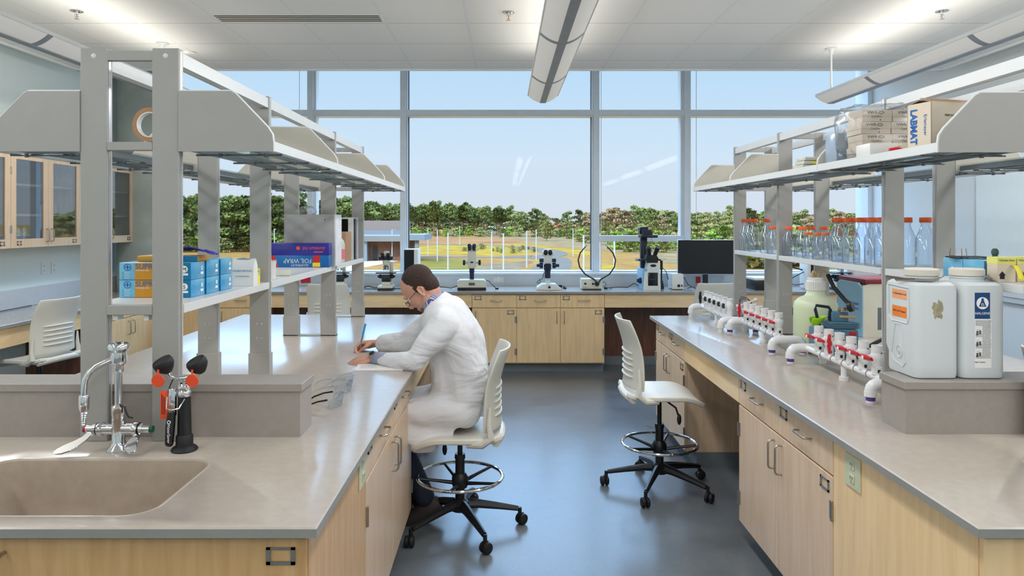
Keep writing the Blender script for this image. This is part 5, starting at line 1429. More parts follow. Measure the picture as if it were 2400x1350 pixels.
# ================================================================ WINDOW COUNTER INSTRUMENTS
def stereo_a(x, y):
    t = thing('stereo_microscope', 'cream stereo microscope with side focus knobs on a wide slanted base, seen from behind', 'microscope', (x, y, CT), .04)
    MB(cream).prism([(-.165, .03), (-.165, .095), (-.14, .115), (.14, .115), (.165, .095), (.165, .03)], 'y', -.10, .10).build('base_housing', t)
    MB(blackp).box(-.163, .163, -.103, .103, 0, .032, bev=.004).build('base_skirt', t)
    MB(inkgrey).box(-.035, .035, -.1015, -.1, .055, .085).build('name_plate', t)
    MB(darknavy).cyl((0, .04, .11), (0, .04, .28), .026, seg=20).lathe([(.03, .19), (.03, .245)], (0, .04, 0), 20).build('column', t)
    MB(cream).box(-.048, .048, -.02, .07, .245, .44, bev=.008).box(-.058, .058, -.03, .05, .435, .47, bev=.01).build('zoom_body', t)
    for s in (-1, 1):
        MB(blackp, cream).cyl((s * .048, .03, .31), (s * .078, .03, .31), .018, seg=18, m=cream).lathe([(.032, 0), (.034, .006), (.034, .024), (.029, .028)], (s * .076, .03, .31), 24, ax=(s, 0, 0)).build('focus_knob', t)
    MB(cream).box(-.052, .052, -.05, .02, .47, .52, bev=.018).build('binocular_head', t)
    for s in (-1, 1): MB(blackp).cyl((s * .026, -.03, .46), (s * .028, -.075, .515), .019, .022, seg=18).build('eyepiece', t)
    MB(ink).box(-.018, .018, -.0206, -.02, .305, .322).build('print', t)
    MB(blackp).tube([(.16, .05, .1), (.2, .06, .09), (.235, .05, .05), (.28, .03, .01)], .004, 6).box(.27, .31, .015, .045, 0, .018, bev=.004).build('power_cord', t)
    return t
stereo_a(-.375, 8.22)
def stereo_b(x, y):
    t = thing('stereo_microscope', 'white stereo microscope with black eyepieces and knobs on a flat tapered base, seen from behind', 'microscope', (x, y, CT), 0)
    MB(whitep).prism([(-.145, -.13), (.145, -.13), (.09, .10), (-.09, .10)], 'z', .002, .03).prism([(-.13, .03), (.13, .03), (.085, .068), (-.07, .068)], 'y', -.12, .08).build('base_plate', t)
    MB(blackp).cyl((.008, -.132, .034), (.008, -.12, .034), .014, seg=16).build('base_knob', t)
    MB(whitep).box(-.028, .028, .03, .07, .06, .30, bev=.004).build('column', t)
    MB(darknavy).cyl((-.005, .0, .13), (-.005, 0, .22), .034, seg=22).lathe([(.038, .215), (.042, .23), (.042, .30)], (-.005, 0, 0), 22).build('objective_body', t)
    MB(whitep).box(-.052, .045, -.03, .05, .29, .40, bev=.006).box(-.07, .06, -.035, .05, .385, .44, bev=.014).box(-.055, .045, -.05, .03, .43, .465, bev=.014).build('zoom_body', t)
    for s in (-1, 1):
        MB(darknavy).cyl((s * .05 - .003, 0, .335), (s * .095 - .003, 0, .335), .023, seg=20).build('zoom_knob', t)
        MB(darknavy, whitep).lathe([(.034, 0), (.036, .004), (.036, .036), (.03, .04)], (s * .055 - .003, .02, .275), 22, ax=(s, 0, 0)).cyl((s * .09, .02, .275), (s * .13, .02, .275), .019, seg=18).build('focus_knob', t)
        MB(blackp).ball((-.003 + s * .027, -.05, .428), (.024, .02, .034), 18).build('eyepiece', t)
    MB(blackp).tube([(-.04, .05, .2), (-.06, .06, .12), (-.1, .06, .1), (-.13, .05, .075), (-.11, .06, .06), (-.08, .06, .085), (-.1, .06, .11)], .0045, 6).tube([(.06, .09, .02), (.13, .1, .04), (.17, .08, .03), (.2, .07, .02)], .004, 6).box(.08, .17, .085, .11, .0, .045, bev=.005).box(.18, .22, .06, .09, 0, .02, bev=.005).build('power_cord', t)
    return t
stereo_b(.505, 8.24)
t = thing('light_source', 'cream fibre optic illuminator box with two curved black gooseneck arms', 'lamp', (1.0, 8.25, CT))
MB(cream).box(-.115, .125, -.09, .09, .012, .125, bev=.004).build('housing', t)
MB(blackp).box(-.10, .11, -.085, .085, 0, .013).build('foot', t)
MB(blackp).box(-.085, -.06, -.0915, -.09, .06, .082).cyl((.015, -.093, .07), (.015, -.088, .07), .013, seg=16).lathe([(.026, 0), (.028, .006), (.022, .03)], (.06, -.09, .07), 20, ax=(0, -1, 0)).build('controls', t)
text('OLYMPUS', t, (-.075, -.0912, .025), .013, ink)
for s in (-1, 1):
    pts = []
    base = Vector((.065, -.125, .075))
    ctrl = [(.065, .075), (.065 + s * .035, .12), (.065 + s * .14, .18), (.065 + s * .20, .26), (.065 + s * .215, .34), (.065 + s * .19, .42), (.065 + s * .12, .50)]
    MB(blackp).tube([(a, -.125 + .02 * i, c) for i, (a, c) in enumerate(ctrl)], [.011] + [.0085] * 5 + [.006], 12).build('gooseneck', t)
    MB(nickel).cyl((.065 + s * .125, -.007, .494), (.065 + s * .11, -.003, .512), .0075, seg=12).build('gooseneck_tip', t)
MB(blackp).tube([(.125, 0, .07), (.16, 0, .09), (.18, -.01, .05), (.14, -.02, .03), (.18, -.02, .02), (.24, -.02, .01)], .004, 6).build('power_cord', t)
def compound(x, y, lab, rz=0):
    t = thing('compound_microscope', lab, 'microscope', (x, y, CT), rz)
    MB(cream).box(-.085, .085, -.09, .10, .022, .05, bev=.008).box(-.05, .05, -.02, .09, .048, .09, bev=.008).build('base', t)
    MB(blackp).box(-.083, .083, -.092, .102, 0, .024, bev=.003).build('base_skirt', t)
    MB(blackp).box(-.05, .05, -.02, .05, .09, .17, bev=.008).build('condenser', t)
    MB(cream).box(.03, .07, .04, .09, .06, .32, bev=.01).build('arm', t)
    MB(blackp).box(-.11, .11, -.07, .06, .188, .20, bev=.002).build('stage', t)
    for s in (-1, 1): MB(blackp).lathe([(.022, 0), (.024, .005), (.022, .025), (.014, .03), (.014, .045)], (s * .055, .02, .15), 18, ax=(s, 0, 0)).build('focus_knob', t)
    tb = MB(nickel)
    for i in range(4):
        a = i * PI / 2 + .5; tb.cyl((.02 * math.cos(a), -.01 + .02 * math.sin(a), .27), (.03 * math.cos(a), -.01 + .03 * math.sin(a), .222), .010, .006, seg=12)
    tb.lathe([(.03, .262), (.036, .275), (.03, .285)], (0, -.01, 0), 20).build('nosepiece', t)
    MB(cream).lathe([(.036, .285), (.04, .30), (.042, .34)], (0, .0, 0), 24).build('tube', t)
    MB(blackp).box(-.08, .08, -.05, .04, .342, .388, bev=.01).build('binocular_head', t)
    for s in (-1, 1): MB(blackp).cyl((s * .032, -.03, .365), (s * .032, -.075, .41), .019, .021, seg=18).build('eyepiece', t)
    MB(cream).lathe([(.032, .385), (.032, .425), (.026, .44)], (0, .03, 0), 20).build('camera_port', t)
    return t
compound(-1.36, 8.20, 'cream and black compound microscope left of the writing man, under the window')
compound(-1.90, 8.22, 'cream and black compound microscope partly hidden behind the left shelving uprights', .2)
t = thing('computer_tower', 'narrow black fronted box with a pale side standing by the window above the man', 'speaker', (-1.10, 8.45, CT))
MB(whitep).box(-.07, .09, -.13, .13, .0, .46, bev=.003).build('casing', t)
MB(screenm).box(-.07, .045, -.134, -.13, .01, .452).build('front_grille', t)
# inverted microscope
t = thing('inverted_microscope', 'large white inverted microscope with a tall navy illumination column, beside the monitor', 'microscope', (1.68, 8.27, CT))
MB(whitep).prism([(-.085, .0), (.105, .0), (.105, .03), (.098, .17), (.085, .31), (-.03, .31), (-.045, .22), (-.075, .2), (-.085, .03)], 'y', -.14, .06).build('body', t)
MB(sealb).box(-.095, -.05, -.10, .24, .0, .24, bev=.006).build('side_frame', t)
MB(screenm).box(-.04, .072, -.143, -.139, .05, .20, bev=.004).build('front_panel', t)
MB(inkgrey).tube([(.045 + .014 * math.cos(a), -.144, .085 + .014 * math.sin(a)) for a in [2 * PI * i / 18 for i in range(18)]], .001, 5, closed=True).box(-.03, .06, -.144, -.143, .12, .125).build('print', t)
MB(blackp).ball((.02, -.14, .28), (.035, .012, .016), 16).build('logo_recess', t)
MB(blackp).prism([(-.045, .31), (.075, .31), (.085, .36), (.06, .40), (-.05, .40), (-.06, .35)], 'y', -.12, .0).build('binocular_head', t)
for s in (-1, 1): MB(blackp).cyl((.015 + s * .025, -.08, .37), (.015 + s * .05, -.14, .47), .023, .024, seg=18).lathe([(.026, -.01), (.027, .02), (.022, .024)], (.015 + s * .05, -.14, .47), 18, ax=(s * .2, -.5, .8)).build('eyepiece', t)
MB(darknavy).box(-.08, -.005, .08, .15, .2, .64, bev=.004).build('column', t)
MB(darknavy).prism([(-.095, .64), (-.095, .71), (-.085, .72), (.0, .72), (.0, .66), (.03, .64)], 'y', .06, .16).prism([(-.075, .63), (-.075, .69), (.02, .69), (.035, .655), (.035, .63)], 'y', -.02, .06).build('lamp_house', t)
MB(blackp).box(-.105, .09, -.06, .12, .595, .63, bev=.008).build('condenser_arm', t)
text('OLYMPUS', t, (0, -.062, .612), .016, inkgrey)
MB(nickel).cyl((.03, 0, .6), (.03, 0, .44), .004, seg=8).build('rod', t)
MB(blackp).cyl((-.045, .02, .34), (-.045, .02, .50), .022, seg=16).build('condenser', t)
MB(darknavy, nickel).box(-.13, .13, -.04, .14, .33, .35, bev=.003).box(-.155, -.10, -.03, .05, .325, .345, nickel).box(.10, .20, .0, .03, .345, .352, nickel).build('stage', t)
MB(blackp).cyl((.15, .03, .05), (.15, .03, .33), .009, seg=12).cyl((.15, .03, .22), (.15, .03, .33), .016, seg=14).lathe([(.03, .0), (.03, .02), (.02, .08), (.012, .1)], (.15, .03, 0), 18).build('stage_drive', t)
for z in (.10,): MB(blackp).lathe([(.034, 0), (.036, .01), (.03, .03), (.02, .034), (.02, .05)], (-.095, -.02, z), 22, ax=(-1, 0, 0)).build('focus_knob', t)
MB(blackp).tube([(-.1, .1, .03), (-.16, .08, .06), (-.24, .05, .015), (-.36, .02, .02), (-.5, .02, .008)], .005, 6).box(-.52, -.48, .005, .035, 0, .02, bev=.004).build('power_cord', t)
t = thing('power_supply', 'pale grey microscope power supply box between the white microscope and the monitor', 'box', (2.0, 8.28, CT))
MB(whitep, sealb).box(-.07, .06, -.09, .12, .006, .18, bev=.004).build('casing', t)
MB(ink).box(-.01, .02, -.0915, -.09, .03, .06).cyl((.04, -.0935, .045), (.04, -.089, .045), .010, seg=14).build('controls', t)
MB(blackr).box(-.06, .05, -.08, .1, 0, .007).build('foot', t)
MB(blackp).tube([(-.07, .1, .1), (-.1, .1, .2), (-.14, .1, .24)], .004, 6).tube([(.06, .05, .12), (.1, .04, .13), (.14, .02, .05), (.18, .0, .02), (.12, -.03, .01)], .005, 6).build('power_cord', t)
t = thing('monitor', 'large black flat screen monitor on the window counter seen edge to the right upright', 'monitor', (2.36, 8.33, CT))
MB(alu).box(-.335, .335, .0, .03, .165, .57, bev=.006).build('bezel', t)
MB(screenm).box(-.330, .330, -.003, .0, .170, .566).build('screen', t)
MB(blackp).box(-.03, .03, .03, .05, .012, .2).box(-.13, .13, -.05, .12, 0, .012, bev=.003).build('stand', t)
text('DELL', t, (.0, -.0035, .178), .012, inkgrey)
# items right of the monitor
t = thing('computer_tower', 'low black computer with a white top beyond the right shelving', 'computer', (3.0, 8.30, CT))
MB(blackp).box(-.14, .14, -.16, .16, 0, .11, bev=.004).build('casing', t)
MB(whitep).box(-.145, .145, -.165, .165, .11, .14, bev=.01).build('lid', t)
t = thing('imaging_unit', 'white framed instrument with a dark door beyond the yellowish carboy', 'machine', (3.56, 8.25, CT))
MB(whitep).box(-.09, .09, -.1, .14, 0.01, .35, bev=.018).build('casing', t)
MB(screenm).box(-.055, .065, -.104, -.1, .14, .325, bev=.003).build('door_panel', t)
MB(blackp).tube([(-.09, .0, .2), (-.2, .02, .14), (-.27, .0, .08), (-.2, -.02, .05), (-.09, .02, .06)], .005, 6).tube([(-.09, .05, .22), (-.2, .05, .25), (-.3, .05, .23)], .008, 6).build('cable_bundle', t)
compound(3.86, 8.2, 'black compound microscope beyond the carboy near the right window corner')
t = thing('analyser', 'white bench analyser with a small black display in the right window corner', 'machine', (4.23, 8.2, CT))
MB(whitep).box(-.26, .25, -.12, .2, .006, .25, bev=.01).build('casing', t)
MB(blackr).box(-.25, .24, -.11, .19, 0, .007).build('foot', t)
MB(ink).box(.02, .08, -.122, -.12, .18, .205).build('display', t)
t = thing('power_strip', 'black cable tangle with plugs on the window counter left of the compound microscope', 'cable', (-1.66, 8.28, CT))
MB(blackp).tube([(-.1, 0, .012), (0, .05, .01), (.08, .02, .03), (.14, 0, .014), (.2, .04, .01)], .006, 6).tube([(-.1, .02, .01), (.0, -.06, .008), (.15, -.09, .008), (.3, -.10, .008), (.42, -.06, .008), (.5, -.04, .01)], .005, 6).box(-.03, .03, .01, .05, 0, .03, bev=.006).build('cable', t)
t = thing('cable', 'black cables with a plug on the counter right of the writing man\'s head', 'cable', (-.72, 8.3, CT))
MB(blackp).tube([(-.12, 0, .012), (0, .02, .02), (.1, -.02, .01), (.2, .0, .04)], .005, 6).build('cord', t)
t = thing('cable', 'thin black cable lying along the left wall counter', 'cable', (-4.36, 5.2, CT))
MB(blackp).tube([(-.03, 0, .006), (.0, .5, .006), (.01, .9, .006), (-.02, 1.4, .006)], .004, 6).build('cord', t)

# ================================================================ OUTSIDE
GZ = -4.5
def G(px, py):
    """ground point seen through picture position (2400 x 1350)"""
    d = (EYE - GZ) * 1670.0 / (py - 520.0)
    return (px - 1182) / 1670.0 * d, d
def groundmat():
    m, nt, N, L, p = newmat('meadow')
    tc = N.new('ShaderNodeTexCoord'); 
    def nz(sc, det=5, stretch=(1, 1, 1)):
        mp = N.new('ShaderNodeMapping'); mp.inputs['Scale'].default_value = stretch
        L.new(tc.outputs['Object'], mp.inputs[0])
        n = N.new('ShaderNodeTexNoise'); n.inputs['Scale'].default_value = sc; n.inputs['Detail'].default_value = det; n.inputs['Roughness'].default_value = .65
        L.new(mp.outputs[0], n.inputs['Vector']); return n
    def ramp(src, stops):
        r = N.new('ShaderNodeValToRGB'); e = r.color_ramp.elements
        while len(e) < len(stops): e.new(.5)
        for i, (pos, c) in enumerate(stops): e[i].position = pos; e[i].color = rgb(*c)
        L.new(src, r.inputs[0]); return r
    n1 = nz(.025, 6, (1, .5, 1)); n2 = nz(.35, 6); n3 = nz(2.5, 4)
    base = ramp(n1.outputs['Fac'], [(.32, (132, 124, 62)), (.45, (216, 142, 58)), (.56, (226, 160, 84)), (.68, (176, 150, 104))])
    fine = ramp(n2.outputs['Fac'], [(.3, (110, 100, 60)), (.5, (190, 160, 90)), (.7, (222, 196, 132))])
    mx = N.new('ShaderNodeMix'); mx.data_type = 'RGBA'; mx.inputs['Factor'].default_value = .4
    L.new(base.outputs[0], mx.inputs['A']); L.new(fine.outputs[0], mx.inputs['B'])
    L.new(mx.outputs['Result'], p.inputs['Base Color']); p.inputs['Roughness'].default_value = 1
    p.inputs['Specular IOR Level'].default_value = .1
    return m
gm_ = groundmat()
g = MB(gm_).quad([(-900, 12, GZ), (1200, 12, GZ), (1200, 1500, GZ), (-900, 1500, GZ)]).build('ground'); struct(g)
def patch(name, pts, m, z, kind='structure', label=None):
    z *= .25; b = MB(m); vs = [b.v((*G(*p), GZ + z)) for p in pts]; bmesh.ops.triangle_fill(b.bm, use_beauty=True, edges=[b.bm.edges.new((vs[i], vs[(i + 1) % len(vs)])) for i in range(len(vs))])
    for f in b.bm.faces: f.material_index = 0
    o = b.build(name); struct(o); return o
def ribbon(name, pts, w, m, z):
    z *= .25; b = MB(m); P_ = [Vector((*G(*p), GZ + z)) for p in pts]
    # smooth the centreline
    Q = []
    for i in range(len(P_) - 1):
        p0, p1, p2, p3 = P_[max(0, i - 1)], P_[i], P_[i + 1], P_[min(len(P_) - 1, i + 2)]
        for k in range(8):
            t_ = k / 8; Q.append(.5 * ((2 * p1) + (p2 - p0) * t_ + (2 * p0 - 5 * p1 + 4 * p2 - p3) * t_ ** 2 + (3 * p1 - p0 - 3 * p2 + p3) * t_ ** 3))
    Q.append(P_[-1]); prev = None
    for i, q in enumerate(Q):
        a = Q[max(0, i - 1)]; c = Q[min(len(Q) - 1, i + 1)]; tn = (c - a); n = Vector((-tn.y, tn.x, 0)).normalized() * w / 2
        cur = (b.v(q - n), b.v(q + n))
        if prev: b.f([prev[0], prev[1], cur[1], cur[0]])
        prev = cur
    o = b.build(name); struct(o); return o
asphalt = mat('asphalt', (166, 154, 148), rough=1, var=.05, scale=.5, spec=.02)
kerb = mat('concrete_kerb', (240, 226, 214), rough=1, spec=.02)
yfl = mat('yellow_wildflowers', (244, 196, 30), rough=1, scale=.22, col2=(186, 146, 60), spec=.1)
redg = mat('russet_grass', (196, 122, 80), rough=1, scale=.1, col2=(214, 160, 100), spec=.1)
tan = mat('tan_reeds', (206, 170, 128), rough=1, scale=.3, col2=(170, 140, 100), spec=.1)
dirt = mat('bare_soil', (158, 126, 104), rough=1, scale=.3, col2=(186, 160, 130), spec=.1)
olive = mat('olive_grass', (150, 140, 50), rough=1, scale=.25, col2=(190, 160, 70), spec=.1)
patch('ground_russet', [(940, 557), (1060, 555.5), (1180, 558), (1240, 563), (1180, 574), (1060, 574), (940, 576)], redg, .03)
patch('ground_tan', [(1120, 553), (1250, 548), (1420, 552), (2100, 552), (2100, 620), (1700, 622), (1560, 618), (1480, 592), (1350, 582), (1200, 566), (1110, 558)], tan, .02)
patch('ground_flowers', [(940, 577), (1080, 574), (1200, 571), (1330, 583), (1400, 592), (1380, 600), (1290, 588), (1180, 578.5), (1240, 592), (1250, 597), (1150, 599), (1040, 597), (940, 596)], yfl, .04)
patch('ground_flowers', [(1408, 622), (1440, 617), (1450, 634), (1408, 645)], yfl, .05)
patch('ground_soil', [(1130, 620), (1240, 611), (1250, 615), (1215, 632), (1160, 646), (1080, 645)], dirt, .05)
patch('ground_olive', [(940, 612), (1120, 607), (1130, 616), (1110, 632), (1050, 650), (930, 660)], olive, .03)
ribbon('road', [(700, 600), (900, 601), (1050, 603), (1180, 603.5), (1250, 603)], 3.6, asphalt, .08)
ribbon('road', [(1180, 603), (1255, 601), (1300, 607), (1290, 630), (1230, 660)], 5.0, asphalt, .09)
ribbon('road', [(1255, 606), (1300, 596), (1285, 588), (1230, 580), (1150, 575), (940, 571)], 5.0, asphalt, .10)
ribbon('kerb', [(940, 599), (1020, 600), (1110, 600)], .8, kerb, .12)
patch('paved_yard', [(850, 632), (950, 646), (990, 680), (820, 680)], asphalt, .08)
patch('paved_yard', [(640, 598), (860, 598), (960, 607), (780, 640), (600, 640)], mat('pale_paving', (190, 176, 150), rough=1, spec=.02), .03)

def dull(m, f, g=1.0, h=1.0):
    for n in m.node_tree.nodes:
        if n.type == 'VALTORGB':
            for q in n.color_ramp.elements:
                c = q.color; q.color = (c[0] * f, c[1] * f * g, c[2] * f * h, 1)
for m_ in (gm_, yfl, redg, tan, dirt, olive): dull(m_, .36, .90, .68)
for m_ in (asphalt, kerb): dull(m_, .34, .92, .76)
# lamp posts
post = mat('white_lamp_post', (236, 234, 230), rough=.5)
posts = [(961, 572), (1003, 599), (1025, 612.5), (1050, 657), (1077.6, 574), (1152.5, 639), (1180, 660), (1234.5, 627), (1256.7, 612), (1343, 601), (1368, 680), (1405, 665), (1440, 700), (908, 598), (919, 612), (643, 604), (488, 596)]
lp0 = None
for i, (px, py) in enumerate(posts):
    x, y = G(px, py)
    if lp0 is None:
        lp0 = thing('lamp_post', 'slender white lamp post standing in the meadow outside', 'lamp post', (x, y, GZ), 0, 'white lamp posts outside')
        MB(post).cyl((0, 0, 0), (0, 0, 5), .085, .07, seg=8).build('pole', lp0)
        MB(kerb).box(0, .6, -.12, .12, 4.85, 4.97, bev=.02).build('lamp_head', lp0)
        o = lp0
    else:
        o = copy_tree(lp0); o.location = (x, y, GZ)
    o.rotation_euler = (0, 0, (i * 1.3) % 3)
# low building outside on the left
x, y = G(875, 612)
bl = thing('building', 'low brick building with a flat grey canopy seen through the window on the left', 'building', (x, y, GZ))
post_dull = dull(post, .5)
brick = mat('brown_brick', (170, 112, 84), rough=.9, var=.15, scale=3)
cn = mat('grey_canopy', (176, 178, 178), rough=.8)
dull(cn, .4); dull(brick, .5)
MB(brick).box(-1.5, 5.6, 1.5, 9, 0, 3.3).build('wall', bl)
MB(cn).box(-12, 8.2, -1.2, 10, 3.3, 4.2).box(-14, 4, 2, 10, 4.2, 4.8).build('canopy', bl)
MB(cn).box(-2.6, -.9, -.6, .6, 0, 3.3).box(6.6, 7.2, -.6, 0, 0, 3.3).build('pillar', bl)
MB(screenm).box(-.3, .4, 1.4, 1.5, 0, 2.3).box(4.0, 5.0, 1.4, 1.5, 0, 2.5).build('glass_door', bl)
MB(mat('slate_roof', (128, 108, 96), rough=.9)).box(-14, 4.5, 3, 10, 4.8, 6.4).build('upper_roof', bl)
# distant cottages
for px, py, w, lab in ((1300, 548, 12, 'small house with a red tiled roof among the trees'), (1160, 544.5, 14, 'low white building glimpsed between the pine trunks')):
    x, y = G(px, py)
    h = thing('house', lab, 'house', (x, y - 2, GZ))
    MB(cn).box(-w / 2, w / 2, 0, 6, 0, 2.4).build('wall', h)
    MB(mat('tile_roof', (176, 84, 58) if px > 1200 else (226, 226, 226), rough=.9)).prism([(-.8, 2.4), (6.8, 2.4), (3, 5.6 if px > 1200 else 3.6)], 'x', -w / 2 - .5, w / 2 + .5).build('roof', h)

# trees
def leafmat(name, c1, c2):
    m = mat(name, c1, rough=.9, col2=c2, scale=.9, spec=.1); return m
leaf = [leafmat('pine_needles', (140, 148, 84), (92, 100, 56)), leafmat('deep_pine_needles', (112, 118, 60), (62, 72, 38)), leafmat('spring_green_leaves', (164, 186, 80), (110, 140, 56)), leafmat('bare_brown_twigs', (190, 162, 128), (140, 118, 90)), leafmat('grey_green_leaves', (172, 168, 110), (120, 120, 72))]
bark = mat('pine_bark', (150, 118, 92), rough=1, var=.2, scale=1)
for m_ in leaf + [bark]: dull(m_, .72, .92, .75)
def leaves(b, c, r, n, k, sz):
    for _ in range(n):
        while True:
            p = Vector((random.uniform(-1, 1), random.uniform(-1, 1), random.uniform(-1, 1)))
            if .25 < p.length < 1: break
        p = Vector((c[0] + p.x * r[0], c[1] + p.y * r[1], c[2] + p.z * r[2]))
        u = Vector((random.gauss(0, 1), random.gauss(0, 1), random.gauss(0, 1))).normalized(); w = u.orthogonal().normalized()
        s = sz * random.uniform(.6, 1.3)
        b.f([b.bm.verts.new(p + u * s), b.bm.verts.new(p + w * s * .8), b.bm.verts.new(p - u * s), b.bm.verts.new(p - w * s * .8)], k)
def tree_mesh(h, kind, crown0, spread, n, sz):
    b = MB(bark, leaf[kind])
    b.tube([(0, 0, 0), (random.uniform(-.2, .2), 0, h * .5), (random.uniform(-.4, .4), random.uniform(-.3, .3), h * .93)], [h * .016, h * .012, h * .004], 6, m=bark)
    N_ = 9
    for i in range(N_):
        f = crown0 + (1 - crown0) * (i + .5) / N_; rr = spread * (1.1 - .75 * abs((f - crown0) / (1 - crown0) - .35))
        a = i * 2.4
        c = (math.cos(a) * rr * .55, math.sin(a) * rr * .55, h * f)
        b.tube([(0, 0, h * (f - .06)), c], [h * .004, h * .002], 4, m=bark)
        leaves(b, c, (rr * .75, rr * .75, h * .07), n // N_, 1, sz)
    leaves(b, (0, 0, h * .96), (spread * .35, spread * .35, h * .04), n // N_, 1, sz * .8)
    me = b.build('tree_source', normals=False, smooth=0)
    d = me.data; bpy.data.objects.remove(me); return d
random.seed(21)
PN = [tree_mesh(13, 0, .52, 2.6, 620, .42) for _ in range(3)] + [tree_mesh(13, 1, .5, 2.4, 620, .42)]
DK = [tree_mesh(11, 1, .12, 3.2, 1100, .36), tree_mesh(11, 0, .12, 3.4, 1100, .36), tree_mesh(10, 1, .1, 3.6, 1100, .36)]
BR = [tree_mesh(8, 3, .2, 3.0, 620, .38), tree_mesh(8, 4, .15, 3.2, 620, .38), tree_mesh(9, 0, .3, 2.6, 560, .38)]
GR = [tree_mesh(4.5, 2, .02, 2.4, 420, .32), tree_mesh(4, 4, .02, 2.4, 420, .30)]
def plant(name, me, x, y, s, lab, cat, grp, z=0):
    o = bpy.data.objects.new(name, me); C.objects.link(o)
    o.location = (x, y, GZ + z); o.scale = (s, s, s * random.uniform(.9, 1.12)); o.rotation_euler = (0, 0, random.uniform(0, 6.28))
    o['label'] = lab; o['category'] = cat; o['group'] = grp
for row in range(3):
    for i in range(17):      # close woods on the left
        y = 152 + row * 13 + random.uniform(-4, 4); x = (-80 + i * 3.1) * (y / 155) + random.uniform(-1.5, 1.5) 
        plant('evergreen_tree', random.choice(DK), x, y, random.uniform(.92, 1.12), 'dense dark evergreen tree in the close woods on the left', 'tree', 'dense evergreen trees in the woods on the left')
for row in range(3):
    for i in range(30):      # tall pines
        y = 322 + row * 16 + random.uniform(-5, 5); x = (-92 + i * 3.25) * (y / 330) + random.uniform(-1.4, 1.4)
        fade = 1.0 if i < 24 else .92
        plant('pine_tree', random.choice(PN), x, y, random.uniform(.92, 1.12) * fade, 'tall bare trunked pine tree in the row beyond the meadow', 'tree', 'tall pine trees beyond the meadow')
for row in range(3):
    for i in range(38):
        y = 255 + row * 26 + random.uniform(-8, 8); x = (4 + i * 4.1) * (y / 262) + random.uniform(-2, 2)
        if row == 2 or i > 6: plant('broadleaf_tree', random.choice(BR), x, y, random.uniform(.9, 1.25), 'low brown and grey green tree in the far thicket on the right', 'tree', 'low trees of the far thicket on the right')
for i in range(42):
    y = 388 + random.uniform(-6, 6); x = (-104 + i * 3.0) * (y / 345)
    plant('background_tree', random.choice(DK), x, y, random.uniform(.8, 1.0), 'dense dark tree standing behind the tall bare trunked pines', 'tree', 'dense trees behind the pines')
for i in range(34):
    y = 300 + random.uniform(-10, 10); x = -92 + i * 3.0 + random.uniform(-2, 2)
    plant('leafy_shrub', GR[i % 2], x, y, random.uniform(.6, 1.0), 'green shrub at the foot of the tall pines', 'shrub', 'shrubs at the foot of the pines')
for i in range(40):
    t_ = i / 39; px = 1255 + 330 * t_ + random.uniform(-12, 12); py = 556 + 22 * t_ + random.uniform(-7, 7)
    x, y = G(px, py)
    plant('green_shrub', GR[i % 2] if i % 4 else BR[1], x, y, random.uniform(.6, .95), 'bright green shrub on the slope behind the road bend', 'shrub', 'green shrubs behind the road bend')
for i in range(30):
    px = 1440 + 22 * i + random.uniform(-10, 10); py = 588 + random.uniform(-5, 5)
    x, y = G(px, py)
    plant('green_shrub', GR[i % 2], x, y, random.uniform(.7, 1.1), 'bright green shrub in the band below the brown thicket', 'shrub', 'green shrubs below the brown thicket')
for i in range(26):
    x = -79 + i * 2.0 + random.uniform(-.6, .6); y = 146 + random.uniform(-2, 2)
    plant('undergrowth_shrub', GR[i % 2] if i % 3 else DK[0], x, y, random.uniform(.3, .4) if i % 3 == 0 else random.uniform(.6, .9), 'low dark undergrowth bush at the foot of the close woods', 'shrub', 'undergrowth of the close woods on the left')
for i in range(16):
    x, y = G(1085 + i * 11 + random.uniform(-6, 6), 588 + random.uniform(-6, 7))
    plant('small_shrub', GR[1], x, y, random.uniform(.16, .3), 'tiny dark bush among the yellow wildflowers', 'shrub', 'tiny bushes among the yellow flowers')
for i in range(10):
    x, y = G(1740 + i * 14, 625 + random.uniform(-6, 6))
    plant('green_shrub', GR[1], x, y, random.uniform(.8, 1.3), 'dark green shrub close outside the right hand window', 'shrub', 'shrubs close outside the right window')

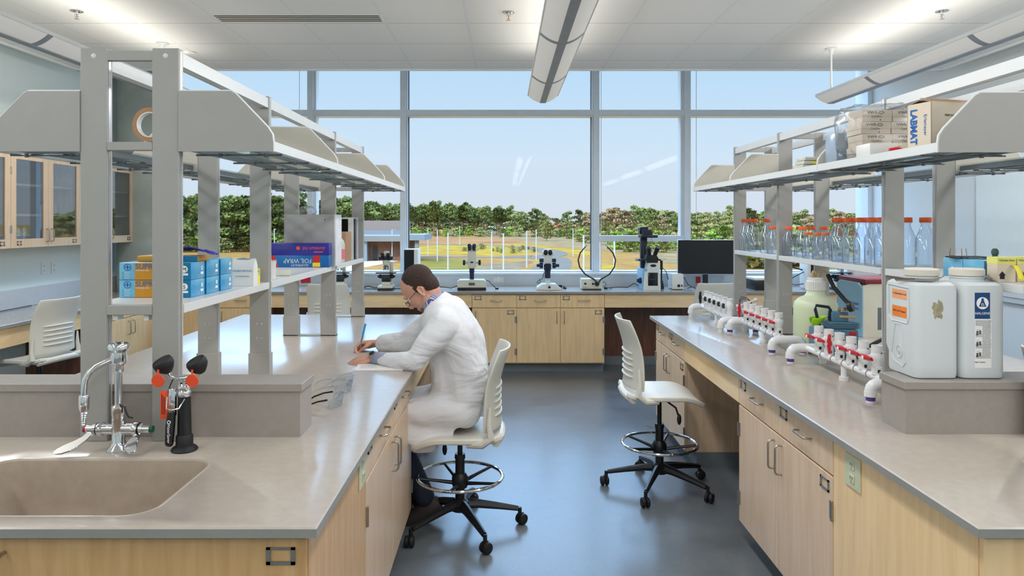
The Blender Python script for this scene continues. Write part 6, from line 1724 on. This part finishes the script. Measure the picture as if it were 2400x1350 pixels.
# ================================================================ LIGHT
W = bpy.data.worlds.new('World'); bpy.context.scene.world = W; W.use_nodes = True
nt = W.node_tree; bg = nt.nodes['Background']
tc = nt.nodes.new('ShaderNodeTexCoord'); sp = nt.nodes.new('ShaderNodeSeparateXYZ'); nt.links.new(tc.outputs['Generated'], sp.inputs[0])
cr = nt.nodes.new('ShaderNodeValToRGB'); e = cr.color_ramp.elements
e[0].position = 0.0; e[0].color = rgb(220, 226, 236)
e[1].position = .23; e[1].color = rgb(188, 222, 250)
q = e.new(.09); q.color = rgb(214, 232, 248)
q = e.new(.4); q.color = (2.8, 4.6, 7.0, 1)  # unseen sky above the window view, brightness added to light the room
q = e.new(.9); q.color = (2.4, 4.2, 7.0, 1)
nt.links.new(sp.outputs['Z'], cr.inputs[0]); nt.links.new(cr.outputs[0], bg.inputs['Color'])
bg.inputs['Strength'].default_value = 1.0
sun = bpy.data.lights.new('sun', 'SUN'); sun.energy = 3.2; sun.angle = R(1); sun.color = (1, .93, .8)
so = bpy.data.objects.new('sun', sun); C.objects.link(so); so.rotation_euler = (R(52), 0, R(-38))
po = bpy.data.lights.new('window_portal', 'AREA'); po.shape = 'RECTANGLE'; po.size = 8.9; po.size_y = 2.7; po.cycles.is_portal = True
o = bpy.data.objects.new('window_portal', po); C.objects.link(o); o.location = (.06, 9.1, 2.43); o.rotation_euler = (R(-90), 0, 0)

# lettering curves become plain meshes
bpy.context.view_layer.update(); dg = bpy.context.evaluated_depsgraph_get()
for o in TEXTS:
    me = bpy.data.meshes.new_from_object(o.evaluated_get(dg)); nm = o.name
    n = bpy.data.objects.new('lettering', me); C.objects.link(n); n.parent = o.parent; n.matrix_basis = o.matrix_basis.copy()
    cu = o.data; bpy.data.objects.remove(o); bpy.data.curves.remove(cu)
sc = bpy.context.scene
sc.view_settings.view_transform = 'Standard'; sc.view_settings.look = 'None'; sc.view_settings.gamma = 1; sc.view_settings.use_curve_mapping = False
sc.view_settings.exposure = 0.0
sc.cycles.use_denoising = True
sc.cycles.max_bounces = 10; sc.cycles.diffuse_bounces = 4; sc.cycles.glossy_bounces = 4; sc.cycles.transparent_max_bounces = 24; sc.cycles.transmission_bounces = 6
sc.cycles.caustics_reflective = False; sc.cycles.caustics_refractive = False
sc.cycles.sample_clamp_indirect = 6
